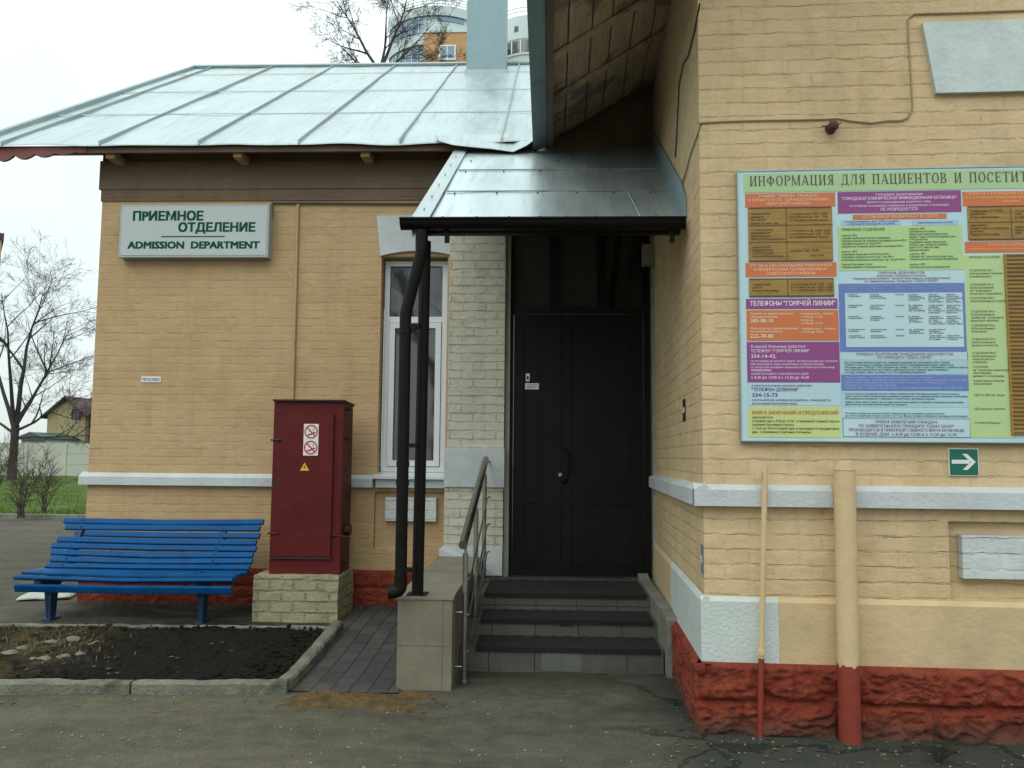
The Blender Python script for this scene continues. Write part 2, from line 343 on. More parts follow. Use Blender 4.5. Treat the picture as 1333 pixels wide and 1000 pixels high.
def mat_tile(name, c, sx, sz, grout, ofs=(0, 0)):
    k = NM(name); uv, o, z = wallcoord(k)
    mp = k.n('ShaderNodeMapping'); mp.inputs['Location'].default_value = (ofs[0], ofs[1], 0); k.l(uv, mp.inputs['Vector'])
    br = k.n('ShaderNodeTexBrick', offset=0.); k.l(mp.outputs[0], br.inputs['Vector'])
    br.inputs['Scale'].default_value = 1; br.inputs['Brick Width'].default_value = sx; br.inputs['Row Height'].default_value = sz
    br.inputs['Mortar Size'].default_value = .0028; br.inputs['Mortar Smooth'].default_value = .1
    br.inputs['Color1'].default_value = tuple(x*.9 for x in c)+(1,); br.inputs['Color2'].default_value = tuple(x*1.1 for x in c)+(1,); br.inputs['Mortar'].default_value = grout+(1,)
    sp = k.noise(o, 190, 3, .8); b = k.noise(o, 5, 5, .6)
    cc_ = k.mix(1., br.outputs[0], k.ramp(sp.outputs[0], .3, .7, .6, 1.4), 'MULTIPLY')
    cc_ = k.mix(1., cc_, k.ramp(b.outputs[0], .3, .7, .8, 1.15), 'MULTIPLY')
    k.col(cc_); k.rough(.5); k.bump(br.outputs['Fac'], -.003); return k.m
M['granite'] = mat_tile('speckled beige granite tile', (.21, .185, .13), .30, .295, (.14, .125, .09), (0.02, .035))
M['steptile'] = mat_tile('grey brown step tile', (.098, .087, .078), .30, .6, (.02, .018, .016), (.06, .3))
def mat_brass():
    k = NM('brushed brass plate'); o = k.obj(); n = k.noise(k.scale(o, (1, 1, 12)), 6, 5, .6)
    k.col(k.mix(k.ramp(n.outputs[0], .3, .7), (.25, .135, .022), (.40, .235, .045))); k.rough(.45); return k.m
M['brass'] = mat_brass()
M['brass_dark'] = mat_plain('dark brass slats', (.12, .06, .018), .5, var=.25)
def mat_glass(name, c=(.02, .025, .025), rough=.04):
    k = NM(name); k.col(c); k.rough(rough); k.b.inputs['Specular IOR Level'].default_value = .8
    k.b.inputs['IOR'].default_value = 1.65
    k.bump(k.noise(k.obj(), 1.5, 2, .5).outputs[0], .004); return k.m
M['glass'] = mat_glass('dark window glass')
M['transom'] = mat_plain('dark transom glass', (.022, .021, .020), .12, var=.45, scale=2, spec=.5)
M['blueglass'] = mat_glass('blue balcony glazing', (.12, .22, .30), .2)
M['tower_white'] = mat_plain('pale tower render', (.55, .63, .62), .8, var=.06, scale=.3)
M['tower_orange'] = mat_brick('orange brick cladding', (.52, .32, .15), course=.3, length=.9, mortar=.03, depth=.01)
M['house_yellow'] = mat_brick('pale yellow silicate brick', (.36, .31, .17), course=.12, length=.4, mortar=.015, depth=.01)
M['house_roof'] = mat_plain('dull red roof', (.085, .05, .045), .8, var=.25, scale=1)
M['fence'] = mat_plain('grey concrete fence panel', (.50, .51, .44), .9, var=.12, scale=.8, dirt=(.36, .35, .28), dirtamt=.5)
M['teal_roof'] = mat_plain('green sheet roof', (.05, .085, .08), .6, var=.2)
M['cable'] = mat_plain('painted over cable', (.40, .31, .17), .7, var=.2)
M['rust'] = mat_plain('rusty iron', (.09, .055, .035), .9, var=.3, scale=40)
M['foam'] = mat_plain('whitish sheet', (.48, .52, .48), .8, var=.1)

# ------------------------------------------------------------------ mesh helpers
def bm_new(): return bmesh.new()
def finish(name, bm, mat, parent=None, smooth=False, loc=None, bevel=0, recalc=True):
    if bevel: 
        es = [e for e in bm.edges if len(e.link_faces) == 2 and e.calc_face_angle(0) > .6]
        bmesh.ops.bevel(bm, geom=es, offset=bevel, segments=2, affect='EDGES', clamp_overlap=True)
    if recalc: bmesh.ops.recalc_face_normals(bm, faces=bm.faces)
    me = bpy.data.meshes.new(name); bm.to_mesh(me); bm.free()
    if mat is not None: me.materials.append(mat)
    if smooth:
        for p in me.polygons: p.use_smooth = True
    o = bpy.data.objects.new(name, me); COL.objects.link(o)
    if parent is not None: o.parent = parent
    if loc is not None: o.location = loc
    return o
def finish_split(name, bm, mat, parent=None, **kw):
    """one object per connected piece"""
    bm.verts.ensure_lookup_table(); seen = set(); groups = []
    for v in bm.verts:
        if v in seen: continue
        st, g_ = [v], []
        seen.add(v)
        while st:
            x = st.pop(); g_.append(x)
            for e in x.link_edges:
                y = e.other_vert(x)
                if y not in seen: seen.add(y); st.append(y)
        groups.append(g_)
    res = []
    for g_ in groups:
        b = bm_new(); mp = {v: b.verts.new(v.co) for v in g_}
        for f in {f for v in g_ for f in v.link_faces}:
            nf = b.faces.new([mp[v] for v in f.verts])
            for e0, e1 in zip(f.edges, nf.edges): e1.smooth = e0.smooth
        res.append(finish(name, b, mat, parent, **kw))
    bm.free(); return res
def tag(o, label=None, cat=None, group=None, kind=None):
    if label: o['label'] = label
    if cat: o['category'] = cat
    if group: o['group'] = group
    if kind: o['kind'] = kind
    return o
def thing(name, label, cat, loc=(0, 0, 0), rz=0, group=None):
    o = bpy.data.objects.new(name, None); COL.objects.link(o); o.location = loc; o.rotation_euler = (0, 0, rz); o.empty_display_size = .2
    return tag(o, label, cat, group)
def box(bm, a, b, mat=None):
    x0, y0, z0 = a; x1, y1, z1 = b
    vs = [bm.verts.new(p) for p in ((x0, y0, z0), (x1, y0, z0), (x1, y1, z0), (x0, y1, z0), (x0, y0, z1), (x1, y0, z1), (x1, y1, z1), (x0, y1, z1))]
    for f in ((0, 1, 2, 3), (4, 5, 6, 7), (0, 1, 5, 4), (1, 2, 6, 5), (2, 3, 7, 6), (3, 0, 4, 7)):
        bm.faces.new([vs[i] for i in f])
    return vs
def prism(bm, pts, d):
    """closed prism from polygon pts (3D) swept by vector d"""
    d = Vector(d); a = [bm.verts.new(Vector(p)) for p in pts]; b = [bm.verts.new(Vector(p)+d) for p in pts]
    n = len(a); bm.faces.new(a); bm.faces.new(b[::-1])
    for i in range(n): bm.faces.new((a[i], a[(i+1) % n], b[(i+1) % n], b[i]))
    return a, b
def quad(bm, *pts): return bm.faces.new([bm.verts.new(Vector(p)) for p in pts])
def tube(bm, pts, r, n=10, cap=True):
    pts = [Vector(p) for p in pts]; rs = r if isinstance(r, (list, tuple)) else [r]*len(pts)
    rings = []
    ref = None
    for i, p in enumerate(pts):
        t = (pts[min(i+1, len(pts)-1)]-pts[max(i-1, 0)]).normalized()
        if ref is None:
            ref = t.orthogonal().normalized()
        ref = (ref-t*ref.dot(t))
        if ref.length < 1e-6: ref = t.orthogonal()
        ref.normalize(); bi = t.cross(ref)
        rings.append([bm.verts.new(p+(ref*math.cos(a)+bi*math.sin(a))*rs[i]) for a in [2*math.pi*j/n for j in range(n)]])
    for a, b in zip(rings, rings[1:]):
        for j in range(n): bm.faces.new((a[j], a[(j+1) % n], b[(j+1) % n], b[j]))
    if cap and n > 2:
        for f in (bm.faces.new(rings[0][::-1]), bm.faces.new(rings[-1])):
            for e in f.edges: e.smooth = False
def bend(pts, r=.04, k=5):
    """round the inner corners of a polyline"""
    pts = [Vector(p) for p in pts]; o = [pts[0]]
    for a, b, c in zip(pts, pts[1:], pts[2:]):
        u = (a-b).normalized()*r; v = (c-b).normalized()*r
        for i in range(k+1):
            t = i/k; o.append((b+u)*(1-t)**2+b*2*t*(1-t)+(b+v)*t*t)
    return o+[pts[-1]]
def holed(bm, u0, u1, z0, z1, holes, y=0., depth=.12, backs=()):
    """vertical face in the xz plane at y with rectangular holes and reveals going back by depth"""
    us = sorted({u0, u1}|{h[0] for h in holes}|{h[1] for h in holes}); zs = sorted({z0, z1}|{h[2] for h in holes}|{h[3] for h in holes})
    for a, b in zip(us, us[1:]):
        for c, d in zip(zs, zs[1:]):
            mu_, mz = (a+b)/2, (c+d)/2
            if any(h[0] < mu_ < h[1] and h[2] < mz < h[3] for h in holes): continue
            quad(bm, (a, y, c), (b, y, c), (b, y, d), (a, y, d))
    for i, h in enumerate(holes):
        a, b, c, d = h[:4]; dp = h[4] if len(h) > 4 else depth
        quad(bm, (a, y, c), (a, y+dp, c), (a, y+dp, d), (a, y, d)); quad(bm, (b, y, c), (b, y, d), (b, y+dp, d), (b, y+dp, c))
        quad(bm, (a, y, d), (a, y+dp, d), (b, y+dp, d), (b, y, d)); quad(bm, (a, y, c), (b, y, c), (b, y+dp, c), (a, y+dp, c))
        if i in backs: quad(bm, (a, y+dp, c), (b, y+dp, c), (b, y+dp, d), (a, y+dp, d))

_tc = {}
def text_mesh(body, size, align='LEFT', bold=0., spacing=1., line=1., res=2):
    body = body.replace('Р', 'P'); bold = bold*.8; key = (body, align, bold, spacing, line)
    if key not in _tc:
        c = bpy.data.curves.new('lettering', 'FONT'); c.body = body; c.size = 1.; c.align_x = align; c.space_character = spacing; c.space_line = line
        c.resolution_u = res; c.fill_mode = 'FRONT'
        o = bpy.data.objects.new('lettering', c); COL.objects.link(o)
        dg = bpy.context.evaluated_depsgraph_get(); dg.update()
        me = bpy.data.meshes.new_from_object(o.evaluated_get(dg))
        v0_ = [v.co.copy() for v in me.vertices]; f0_ = [tuple(p.vertices) for p in me.polygons]; vs, fs = [], []
        for ci, (dx, dy_) in enumerate(((0, 0),) if bold <= 0 else ((-bold, 0), (bold, 0)) if bold < .014 else ((-bold, -bold*.7), (bold, -bold*.7), (-bold, bold*.7), (bold, bold*.7))):
            n0 = len(vs); vs += [Vector((v.x+dx, v.y+dy_, ci*.00012)) for v in v0_]; fs += [tuple(i+n0 for i in f) for f in f0_]
        bpy.data.objects.remove(o); bpy.data.curves.remove(c); bpy.data.meshes.remove(me)
        _tc[key] = (vs, fs)
    return _tc[key]
def put_text(bm, body, x, y, z, size, align='LEFT', bold=0., width=None, spacing=1., line=1., axis='front'):
    """letters standing in the xz plane at y (facing -y); z is the baseline; width rescales the block"""
    vs, fs = text_mesh(body, size, align, bold, spacing, line)
    if not vs: return
    sx = size
    if width:
        w_ = max(v.x for v in vs)-min(v.x for v in vs); sx = width/w_
    nv = [bm.verts.new((x+v.x*sx, y-v.z, z+v.y*size)) for v in vs]
    for f in fs:
        try: bm.faces.new([nv[i] for i in f])
        except ValueError: pass

# ================================================================== GROUND
def gz(x, y):
    t = min(1, max(0, (y-5.15)/2.0)); s = t*t*(3-2*t)
    k = min(1, max(0, (-.45-x)/.25))
    return .10*s*k
def ground():
    bm = bm_new()
    xs = sorted(set([-220, -120, -70, -40, -25, -16]+[-12+.5*i for i in range(18)]+[-3.2+.1*i for i in range(48)]+[1.6+.4*i for i in range(8)]+[6, 12, 30, 80, 160]))
    ys = sorted(set([-60, -25, -10, -4, -1]+[0+.4*i for i in range(8)]+[3.0+.1*i for i in range(48)]+[8+1.*i for i in range(12)]+[24, 32, 45, 70, 110, 170, 260]))
    g = [[bm.verts.new((x, y, gz(x, y)+.006*noise.noise(Vector((x*1.3, y*1.3, 0))))) for x in xs] for y in ys]
    for r0, r1 in zip(g, g[1:]):
        for i in range(len(xs)-1): bm.faces.new((r0[i], r0[i+1], r1[i+1], r1[i]))
    o = finish('ground', bm, M['ground'], smooth=True); tag(o, 'dirty grey asphalt and sandy yard in front of the entrance', 'ground', kind='structure')
ground()

# ================================================================== ADMISSION BUILDING (left)
YW = 7.25                       # face of the tan wall
YP = 7.10                       # face of the white pilaster
YD = 7.22                       # door plane
def X(px, py, y): return P(px, py, y).x
def Z(px, py, y): return P(px, py, y).z
A = thing('admission_building', 'tan painted brick building with grey metal roof and dark entrance door', 'building', (0, 0, 0))
xl = (X(115, 665, YW)+X(131, 250, YW))/2
zb0, zb1 = Z(250, 632, YW), Z(250, 617, YW)
zred = Z(480, 742, YW)
wx0, wx1 = X(494, 470, YW), X(581, 470, YW)
wz0, wz1 = Z(530, 622, YW), Z(530, 334, YW)
nx0, nx1, nz0, nz1 = X(487, 660, YW), X(583, 660, YW), Z(530, 716, YW), Z(530, 640, YW)
px0, px1 = X(583, 500, YP), X(656.5, 500, YP)
zc0, zc1 = Z(250, 262, YW), Z(250, 210, YW)
bm = bm_new()
holed(bm, xl, px0+.02, 0, 4.25, [(wx0, wx1, wz0, wz1, .16), (nx0, nx1, nz0, nz1, .05)], y=YW, backs=(1,))
quad(bm, (xl, YW, 0), (xl, 14.5, 0), (xl, 14.5, 4.25), (xl, YW, 4.25))
quad(bm, (xl, YW, 4.25), (xl, 14.5, 4.25), (xl, 11.0, 6.5), (xl, 10.8, 6.5))
finish('wall', bm, M['wall_tan'], A)
# wall above and around the door (hidden by the canopy for the most part)
dx0, dx1 = X(660, 500, YD), X(846, 500, YD)
dz0, dz1 = .38, Z(750, 300, YD)+.12
bm = bm_new()
holed(bm, px1, 1.15, .2, 4.25, [(dx0-.03, dx1+.03, .2, dz1, .1)], y=YD-.06)
finish('porch_wall', bm, M['wall_tan'], A)
bm = bm_new(); box(bm, (-.12, YD-.085, 3.45), (1.1, YD-.055, 4.75)); finish('porch_shade_panel', bm, M['fascia_wood'], A)  # dark panel over the tan wall, painted shade above the canopy
bm = bm_new()      # pilaster
box(bm, (px0, YP, zb1-.08), (px1, YD+.1, 4.0)); finish('pilaster', bm, M['wall_white'], A, bevel=.006)
pxl, pxr = X(578, 610, YP-.03), X(655.5, 610, YP-.03)
pz0, pz1 = Z(600, 634, YP-.03), Z(600, 583, YP-.03)
bm = bm_new(); box(bm, (pxl, YP-.03, pz0), (pxr+.005, YP+.1, pz1)); finish('pilaster_band', bm, M['white_paint'], A, bevel=.006)
bm = bm_new(); box(bm, (px0-.015, YP-.004, .62), (px1-.002, YD+.05, pz0)); finish('pilaster_shaft', bm, M['wall_white'], A)
bm = bm_new(); prism(bm, [(px0-.05, YP-.03, .40), (px0-.05, YP-.03, .615), (px0-.015, YP-.004, .64), (px1-.004, YP-.004, .64), (px1-.004, YP-.03, .40)], (0, .14, 0))
finish('pilaster_base', bm, M['white_paint'], A)
bm = bm_new(); box(bm, (px1+.003, YD-.075, .38), (px1+.045, YD+.02, 3.6)); box(bm, (dx1+.012, YD-.09, .38), (dx1+.055, YD+.02, 3.2))
finish('door_surround', bm, M['grey_plaster'], A)
# plinth
def rubble(bm, u0, u1, z0, z1, y, amp, seed, courses, flat=False, axis='x', vj=.42, wob=.02, corner=False):
    """rock faced masonry sheet, uneven along its lower edge"""
    nu, nz = max(6, int((u1-u0)/.011)), max(6, int((z1-z0)/.009))
    g = []
    for j in range(nz+1):
        row = []
        for i in range(nu+1):
            u = u0+(u1-u0)*i/nu; t = j/nz; z = z0+(z1-z0)*t
            q = Vector((u, 0, z)); wq = noise.noise_vector(Vector((u*6+seed, seed, z*8)))*.05
            n = noise.noise(Vector((u*6+seed, z*9, seed)))*.5
            r1 = 1-abs(noise.noise(Vector(((u+wq.x)*9+seed, (z+wq.y)*21, seed*2))))*2.2; r2 = 1-abs(noise.noise(Vector(((u+wq.y)*21, (z+wq.z)*44, seed+9))))*2.2
            d = amp*(.30+n*.8+.38*r1+.26*r2+.12*noise.noise(Vector((u*70, z*80, seed))))
            for cz in courses:
                cw = abs(z-cz-.008*noise.noise(Vector((u*5, seed, 1))))
                if cw < .022: d = d*(cw/.022)**.8-.006*(1-cw/.022)
            ci = sum(z > cz for cz in courses); ph = ((u+ci*.21+seed)/vj) % 1; dd = min(ph, 1-ph)*vj
            if dd < .018: d *= .2+.8*dd/.018
            if t > .93: d *= (1-t)/.07
            if t > .93: d += .002
            if corner: kk = min(1, (u-u0)/.05); d = d*kk+.030*(1-kk)
            if axis == 'x': row.append(bm.verts.new((u, y-d, z)))
            else: row.append(bm.verts.new((y-d, u, z)))
        g.append(row)
    for a, b in zip(g, g[1:]):
        for i in range(nu): bm.faces.new((a[i], a[i+1], b[i+1], b[i]))
    e0, e1 = g[-1], []
    for v in e0:
        q = v.co.copy()
        if axis == 'x': q.y = y+.06
        else: q.x = y+.06
        e1.append(bm.verts.new(q))
    for i in range(nu): bm.faces.new((e0[i], e0[i+1], e1[i+1], e1[i]))
bm = bm_new(); rubble(bm, xl-.03, px0, 0, zred, YW-.012, .018, 3.3, [.26])
finish('plinth', bm, M['plinth'], A, smooth=True)
# white string course
bm = bm_new(); prof = [(YW-.055, zb0), (YW-.055, zb1-.03), (YW+.01, zb1+.012), (YW+.01, zb0)]
prism(bm, [(xl-.055, y, z) for y, z in prof], (wx0-xl+.03, 0, 0)); finish('string_course', bm, M['white_paint'], A, bevel=.003)
# cornice and soffit under the eave
bm = bm_new(); box(bm, (xl-.028, YW-.020, Z(250, 247, YW)), (px0, YW+.02, zc1)); box(bm, (xl-.008, YW-.013, zc1), (.6, YW+.02, 4.25)); box(bm, (xl-.009, YW-.012, zc0), (px0, YW+.02, Z(250, 247, YW)))  # band and flat strips coloured dark for the shade below the eave
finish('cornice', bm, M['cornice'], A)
# lintel over the window, segmental below
bm = bm_new()
lt = [(490, 281), (600, 277)]; tl = P(490, 281, YW-.03); tr = P(596, 278, YW-.03); bl = P(495, 333, YW-.03); br_ = P(592, 331, YW-.03); md = P(543, 326.5, YW-.03)
arc = []
for i in range(9):
    t = i/8; x = bl.x+(br_.x-bl.x)*t; arc.append((x, YW-.03, bl.z+(md.z-bl.z)*(1-(2*t-1)**2)))
prism(bm, [tuple(tl)]+arc+[tuple(tr)], (0, .16, 0)); finish('window_lintel', bm, M['white_paint'], A, bevel=.003)
# recessed panel block under the window
q0, q1 = P(501, 678, YW), P(568, 648, YW); bm = bm_new(); box(bm, (q0.x, YW-.008, q0.z), (q1.x, YW+.045, q1.z)); finish('panel_block', bm, M['white_brick'], A, bevel=.005)
# window
yw = YW+.10
fr = thing('window', None, None); fr.parent = A
bm = bm_new()
ax0, ax1, az0, az1 = wx0+.015, wx1-.012, wz0+.05, wz1-.02
def rects_frame(bm, x0, x1, z0, z1, t, y0, y1):
    box(bm, (x0, y0, z0), (x0+t, y1, z1)); box(bm, (x1-t, y0, z0), (x1, y1, z1))
    box(bm, (x0+t, y0, z0), (x1-t, y1, z0+t)); box(bm, (x0+t, y0, z1-t), (x1-t, y1, z1))
zt = Z(540, 416, yw)
rects_frame(bm, ax0, ax1, az0, az1, .045, yw, yw+.07)
box(bm, (ax0+.045, yw, zt-.025), (ax1-.045, yw+.07, zt+.025))
finish('frame', bm, M['pvc'], fr, bevel=.004)
bm = bm_new(); rects_frame(bm, ax0+.05, ax1-.05, az0+.05, zt-.03, .05, yw-.012, yw+.05); finish('sash', bm, M['pvc'], fr, bevel=.004)
bm = bm_new(); quad(bm, (ax0+.04, yw+.03, az0), (ax1-.04, yw+.03, az0), (ax1-.04, yw+.03, az1), (ax0+.04, yw+.03, az1)); finish('pane', bm, M['glass'], fr)
bm = bm_new(); prism(bm, [(wx0-.03, YW-.09, wz0-.01), (wx0-.03, YW-.09, wz0+.012), (wx0-.03, YW+.1, wz0+.045), (wx0-.03, YW+.1, wz0-.01)], (wx1-wx0+.04, 0, 0)); finish('sill', bm, M['sill'], fr)
bm = bm_new(); box(bm, (wx0-.0, YW-.05, zb0), (px0, YW+.02, wz0-.013)); finish('sill_course', bm, M['white_paint'], A)
# ---- roof
ye, yr = 6.95, 11.36
ze = P(350, 186, ye).z
zr = P(450, 87, yr).z
slope = (zr-ze)/(yr-ye)
def rz_(y): return ze+(y-ye)*slope
rx0, rx1 = P(-40, 190, ye).x, -.10
bm = bm_new()
nxr, nyr = 60, 20
g = []
for j in range(nyr+1):
    y = ye+(yr-ye)*j/nyr; row = []
    for i in range(nxr+1):
        x = rx0+(rx1-rx0)*i/nxr
        row.append(bm.verts.new((x, y, rz_(y)+.018*noise.noise(Vector((x*1.9, y*1.3, 2)))-(.02*abs(noise.noise(Vector((x*1.1, 0, 5)))) if j == 0 else 0))))
    g.append(row)
for a, b in zip(g, g[1:]):
    for i in range(nxr): bm.faces.new((a[i], a[i+1], b[i+1], b[i]))
ex = bmesh.ops.extrude_face_region(bm, geom=bm.faces[:])
bmesh.ops.translate(bm, verts=[v for v in ex['geom'] if isinstance(v, bmesh.types.BMVert)], vec=(0, 0, -.012))
y7 = 7.35
quad(bm, (rx1, y7, rz_(y7)-.002), (2.4, y7, rz_(y7)-.002), (2.4, yr, zr-.002), (rx1, yr, zr-.002))
quad(bm, (rx0, yr, zr), (2.4, yr, zr), (2.4, 15.2, ze), (rx0, 15.2, ze))
roof = finish('roof', bm, M['roof'], A, smooth=False)
sx = P(259, 180, ye).x; sp_ = P(389, 180, ye).x-sx
bm = bm_new()
for i in range(-2, 7):
    x = sx+sp_*i
    if not rx0+.05 < x < rx1-.02: continue
    bm_s = bm_new()
    pts = [(x+.006*noise.noise(Vector((x, y*2, 1))), y, rz_(y)+.014) for y in [ye-.012+(yr-ye)*k/16 for k in range(17)]]
    for a, b in zip(pts, pts[1:]):
        prism(bm_s, [(a[0]-.006, a[1], a[2]-.02), (a[0]+.006, a[1], a[2]-.02), (a[0]+.005, a[1], a[2]+.018), (a[0]-.009, a[1], a[2]+.018)], (b[0]-a[0], b[1]-a[1], b[2]-a[2]))
    finish('standing_seam', bm_s, M['seam'], roof)

for k, py in enumerate((148.5, 119, 96)):
    yy = None
    lo, hi = ye, yr
    for _ in range(40):
        md_ = (lo+hi)/2
        p = np.array([-2, md_, rz_(md_)])-CAM; s_ = PH/2-F_PX*(p@UP)/(p@FW)
        if s_ > py: lo = md_
        else: hi = md_
    y0_ = lo; bm = bm_new()
    for i in range(-3, 5):
        xa = max(rx0, sx+sp_*i); xb = min(rx1, sx+sp_*(i+1))
        if xb <= xa: continue
        y_ = y0_+.05*noise.noise(Vector((i*3.1, k*7, 0)))
        prism(bm, [(xa, y_, rz_(y_)+.009), (xa, y_, rz_(y_)+.015), (xa, y_+.02, rz_(y_+.02)+.014)], (xb-xa, 0, 0))
    finish('flat_seam', bm, M['seam'], roof)
bm = bm_new(); tube(bm, [(rx0, yr, zr+.02), (2.4, yr, zr+.02)], .035, 8); prism(bm, [(rx0-.01, ye, rz_(ye)-.05), (rx0-.01, yr, zr-.05), (rx0-.01, yr, zr+.045), (rx0-.01, ye, rz_(ye)+.045)], (.06, 0, 0))
finish('ridge_cap', bm, M['seam'], roof)
# eave boards
zs = ze-.035
bm = bm_new()
box(bm, (xl-.02, ye+.04, zs-.03), (px1, ye+.07, zs+.035))
prism(bm, [(rx0+.03, ye+.075, zs+.02), (rx0+.03, ye+.075, zs+.005), (rx0+.03, YW+.02, zs+.05), (rx0+.03, YW+.02, zs+.065)], (-.12-rx0, 0, 0))
finish('soffit', bm, M['fascia_wood'], A)
bm = bm_new()
for px_ in (146, 311, 476): 
    p = P(px_, 197, ye+.12); box(bm, (p.x-.035, ye+.08, zs-.062), (p.x+.04, YW, zs+.003))
finish_split('rafter_end', bm, M['smooth_tan'], A)
bm = bm_new()   # scalloped board under the overhang
top, botp = [], []
n = 72
for i in range(n+1):
    t = i/n; x = rx0+.02+(xl-.02-rx0-.02)*t
    zt_ = zs-.0; s_ = abs(math.sin(t*math.pi*5.5))**.8
    botp.append((x, ye+.03, zt_-.02-.045*(1-t)-.055*s_*(1.2-t))); top.append((x, ye+.03, zt_+.03))
for i in range(n): prism(bm, [botp[i], botp[i+1], top[i+1], top[i]], (0, .025, 0))
bmesh.ops.remove_doubles(bm, verts=bm.verts, dist=1e-4)
finish('scalloped_board', bm, M['pink_board'], A)
# drooping sheet where the eave meets the canopy
bm = bm_new(); e = [(566, 178), (572, 184), (590, 189), (612, 191.5), (640, 194), (668, 198), (685, 190), (700, 179)]
yy = ye-.10
lo = [P(a, b, yy) for a, b in e]; hi = [P(a, 172, ye+.03)+Vector((0, .12, .02)) for a, b in e]
for i in range(len(e)-1): prism(bm, [lo[i], lo[i+1], hi[i+1], hi[i]], (0, 0, .008))
finish('eave_flap', bm, M['roof'], A)
# chimney
yc = yr-.75
c0, c1 = P(607, 90, yc), P(658, 90, yc)
ch = thing('chimney', None, None); ch.parent = A
bm = bm_new(); zt2 = P(630, -60, yc).z
box(bm, (c0.x, yc, rz_(yc)-.1), (c1.x, yc+.5, zt2)); finish('stack', bm, M['chimney'], ch, bevel=.006)
bm = bm_new(); box(bm, (c0.x-.1, yc-.1, zt2), (c1.x+.1, yc+.6, zt2+.04)); finish('cap', bm, M['fascia'], ch)
bm = bm_new(); box(bm, (c0.x-.02, yc-.02, rz_(yc)-.05), (c1.x+.02, yc+.005, rz_(yc)+.05)); finish('flashing', bm, M['seam'], ch)
# ---- door
D = thing('entrance_door', None, None); D.parent = A
zbar = Z(750, 405, YD)
bm = bm_new()
t = .055
xf0, xf1 = dx0, dx1
box(bm, (xf0, YD-.03, .38), (xf0+t, YD+.05, dz1)); box(bm, (xf1-t, YD-.03, .38), (xf1, YD+.05, dz1))
box(bm, (xf0+t, YD-.03, zbar-.03), (xf1-t, YD+.05, zbar+.035)); box(bm, (xf0+t, YD-.03, dz1-.06), (xf1-t, YD+.05, dz1))
for pa, pb in ((716, 728), (777, 790)): box(bm, (X(pa, 350, YD), YD-.025, zbar+.035), (X(pb, 350, YD), YD+.05, dz1-.06))
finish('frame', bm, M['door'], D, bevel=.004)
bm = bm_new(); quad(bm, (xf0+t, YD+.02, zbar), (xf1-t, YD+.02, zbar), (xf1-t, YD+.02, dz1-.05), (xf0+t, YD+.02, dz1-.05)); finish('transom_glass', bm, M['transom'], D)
xm = X(727, 600, YD)
def leaf(name, x0, x1, panels):
    b = bm_new(); z0, z1 = .385, zbar-.034
    holed(b, x0, x1, z0, z1, [p+(.014,) for p in panels], y=YD-.012, backs=tuple(range(len(panels))))
    for s in panels:
        a = .035; box(b, (s[0]+a, YD-.006, s[2]+a), (s[1]-a, YD+.01, s[3]-a))
    quad(b, (x0, YD-.012, z0), (x0, YD+.03, z0), (x0, YD+.03, z1), (x0, YD-.012, z1)); quad(b, (x1, YD-.012, z0), (x1, YD-.012, z1), (x1, YD+.03, z1), (x1, YD+.03, z0))
    return finish(name, b, M['door'], D)
zp0, zp1 = Z(700, 742, YD), Z(700, 655, YD); zq0, zq1 = Z(700, 645, YD), Z(700, 425, YD)
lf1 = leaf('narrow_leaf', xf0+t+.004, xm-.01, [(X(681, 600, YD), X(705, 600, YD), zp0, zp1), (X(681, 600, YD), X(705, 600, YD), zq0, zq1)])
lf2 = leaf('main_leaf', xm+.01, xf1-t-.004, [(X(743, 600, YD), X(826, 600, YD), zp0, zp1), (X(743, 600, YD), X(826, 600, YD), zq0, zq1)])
bm = bm_new(); box(bm, (xm-.022, YD-.026, .39), (xm+.018, YD-.012, zbar-.036)); finish('cover_strip', bm, M['door'], D, bevel=.003)
h0, h1 = P(733, 585, YD-.01), P(736, 629, YD-.01); hx = h0.x
bm = bm_new(); tube(bm, bend([(hx, YD-.015, h0.z), (hx+.03, YD-.075, h0.z-.01), (hx+.045, YD-.08, (h0.z+h1.z)/2), (hx+.03, YD-.075, h1.z+.01), (hx, YD-.015, h1.z)], .05), .011, 10)
finish('handle', bm, M['steel'] if False else M['brown'], D, smooth=True)
bm = bm_new(); p = P(729, 618, YD-.014); tube(bm, [(p.x, YD-.01, p.z), (p.x, YD-.028, p.z)], .016, 12); box(bm, (p.x-.005, YD-.034, p.z-.014), (p.x+.005, YD-.026, p.z+.016)); finish('lock', bm, M['steel'], D)
bm = bm_new(); p = P(687, 491.5, YD-.013); box(bm, (p.x-.017, YD-.02, p.z-.034), (p.x+.017, YD-.0125, p.z+.034)); finish('bell_plate', bm, M['white'], D)
bm = bm_new(); box(bm, (p.x-.008, YD-.022, p.z-.018), (p.x+.008, YD-.0195, p.z+.012)); finish('bell_button', bm, M['black'], D)
bm = bm_new(); p = P(692.5, 503, YD-.013); box(bm, (p.x-.06, YD-.016, p.z-.027), (p.x+.06, YD-.0125, p.z+.027)); nq = finish('notice', bm, M['white'], D)
bm = bm_new()
for i in range(3): box(bm, (p.x-.045, YD-.0175, p.z+.012-.014*i), (p.x+.045-.02*(i == 2), YD-.0158, p.z+.015-.014*i))
finish('lettering', bm, M['dark_txt'], nq)

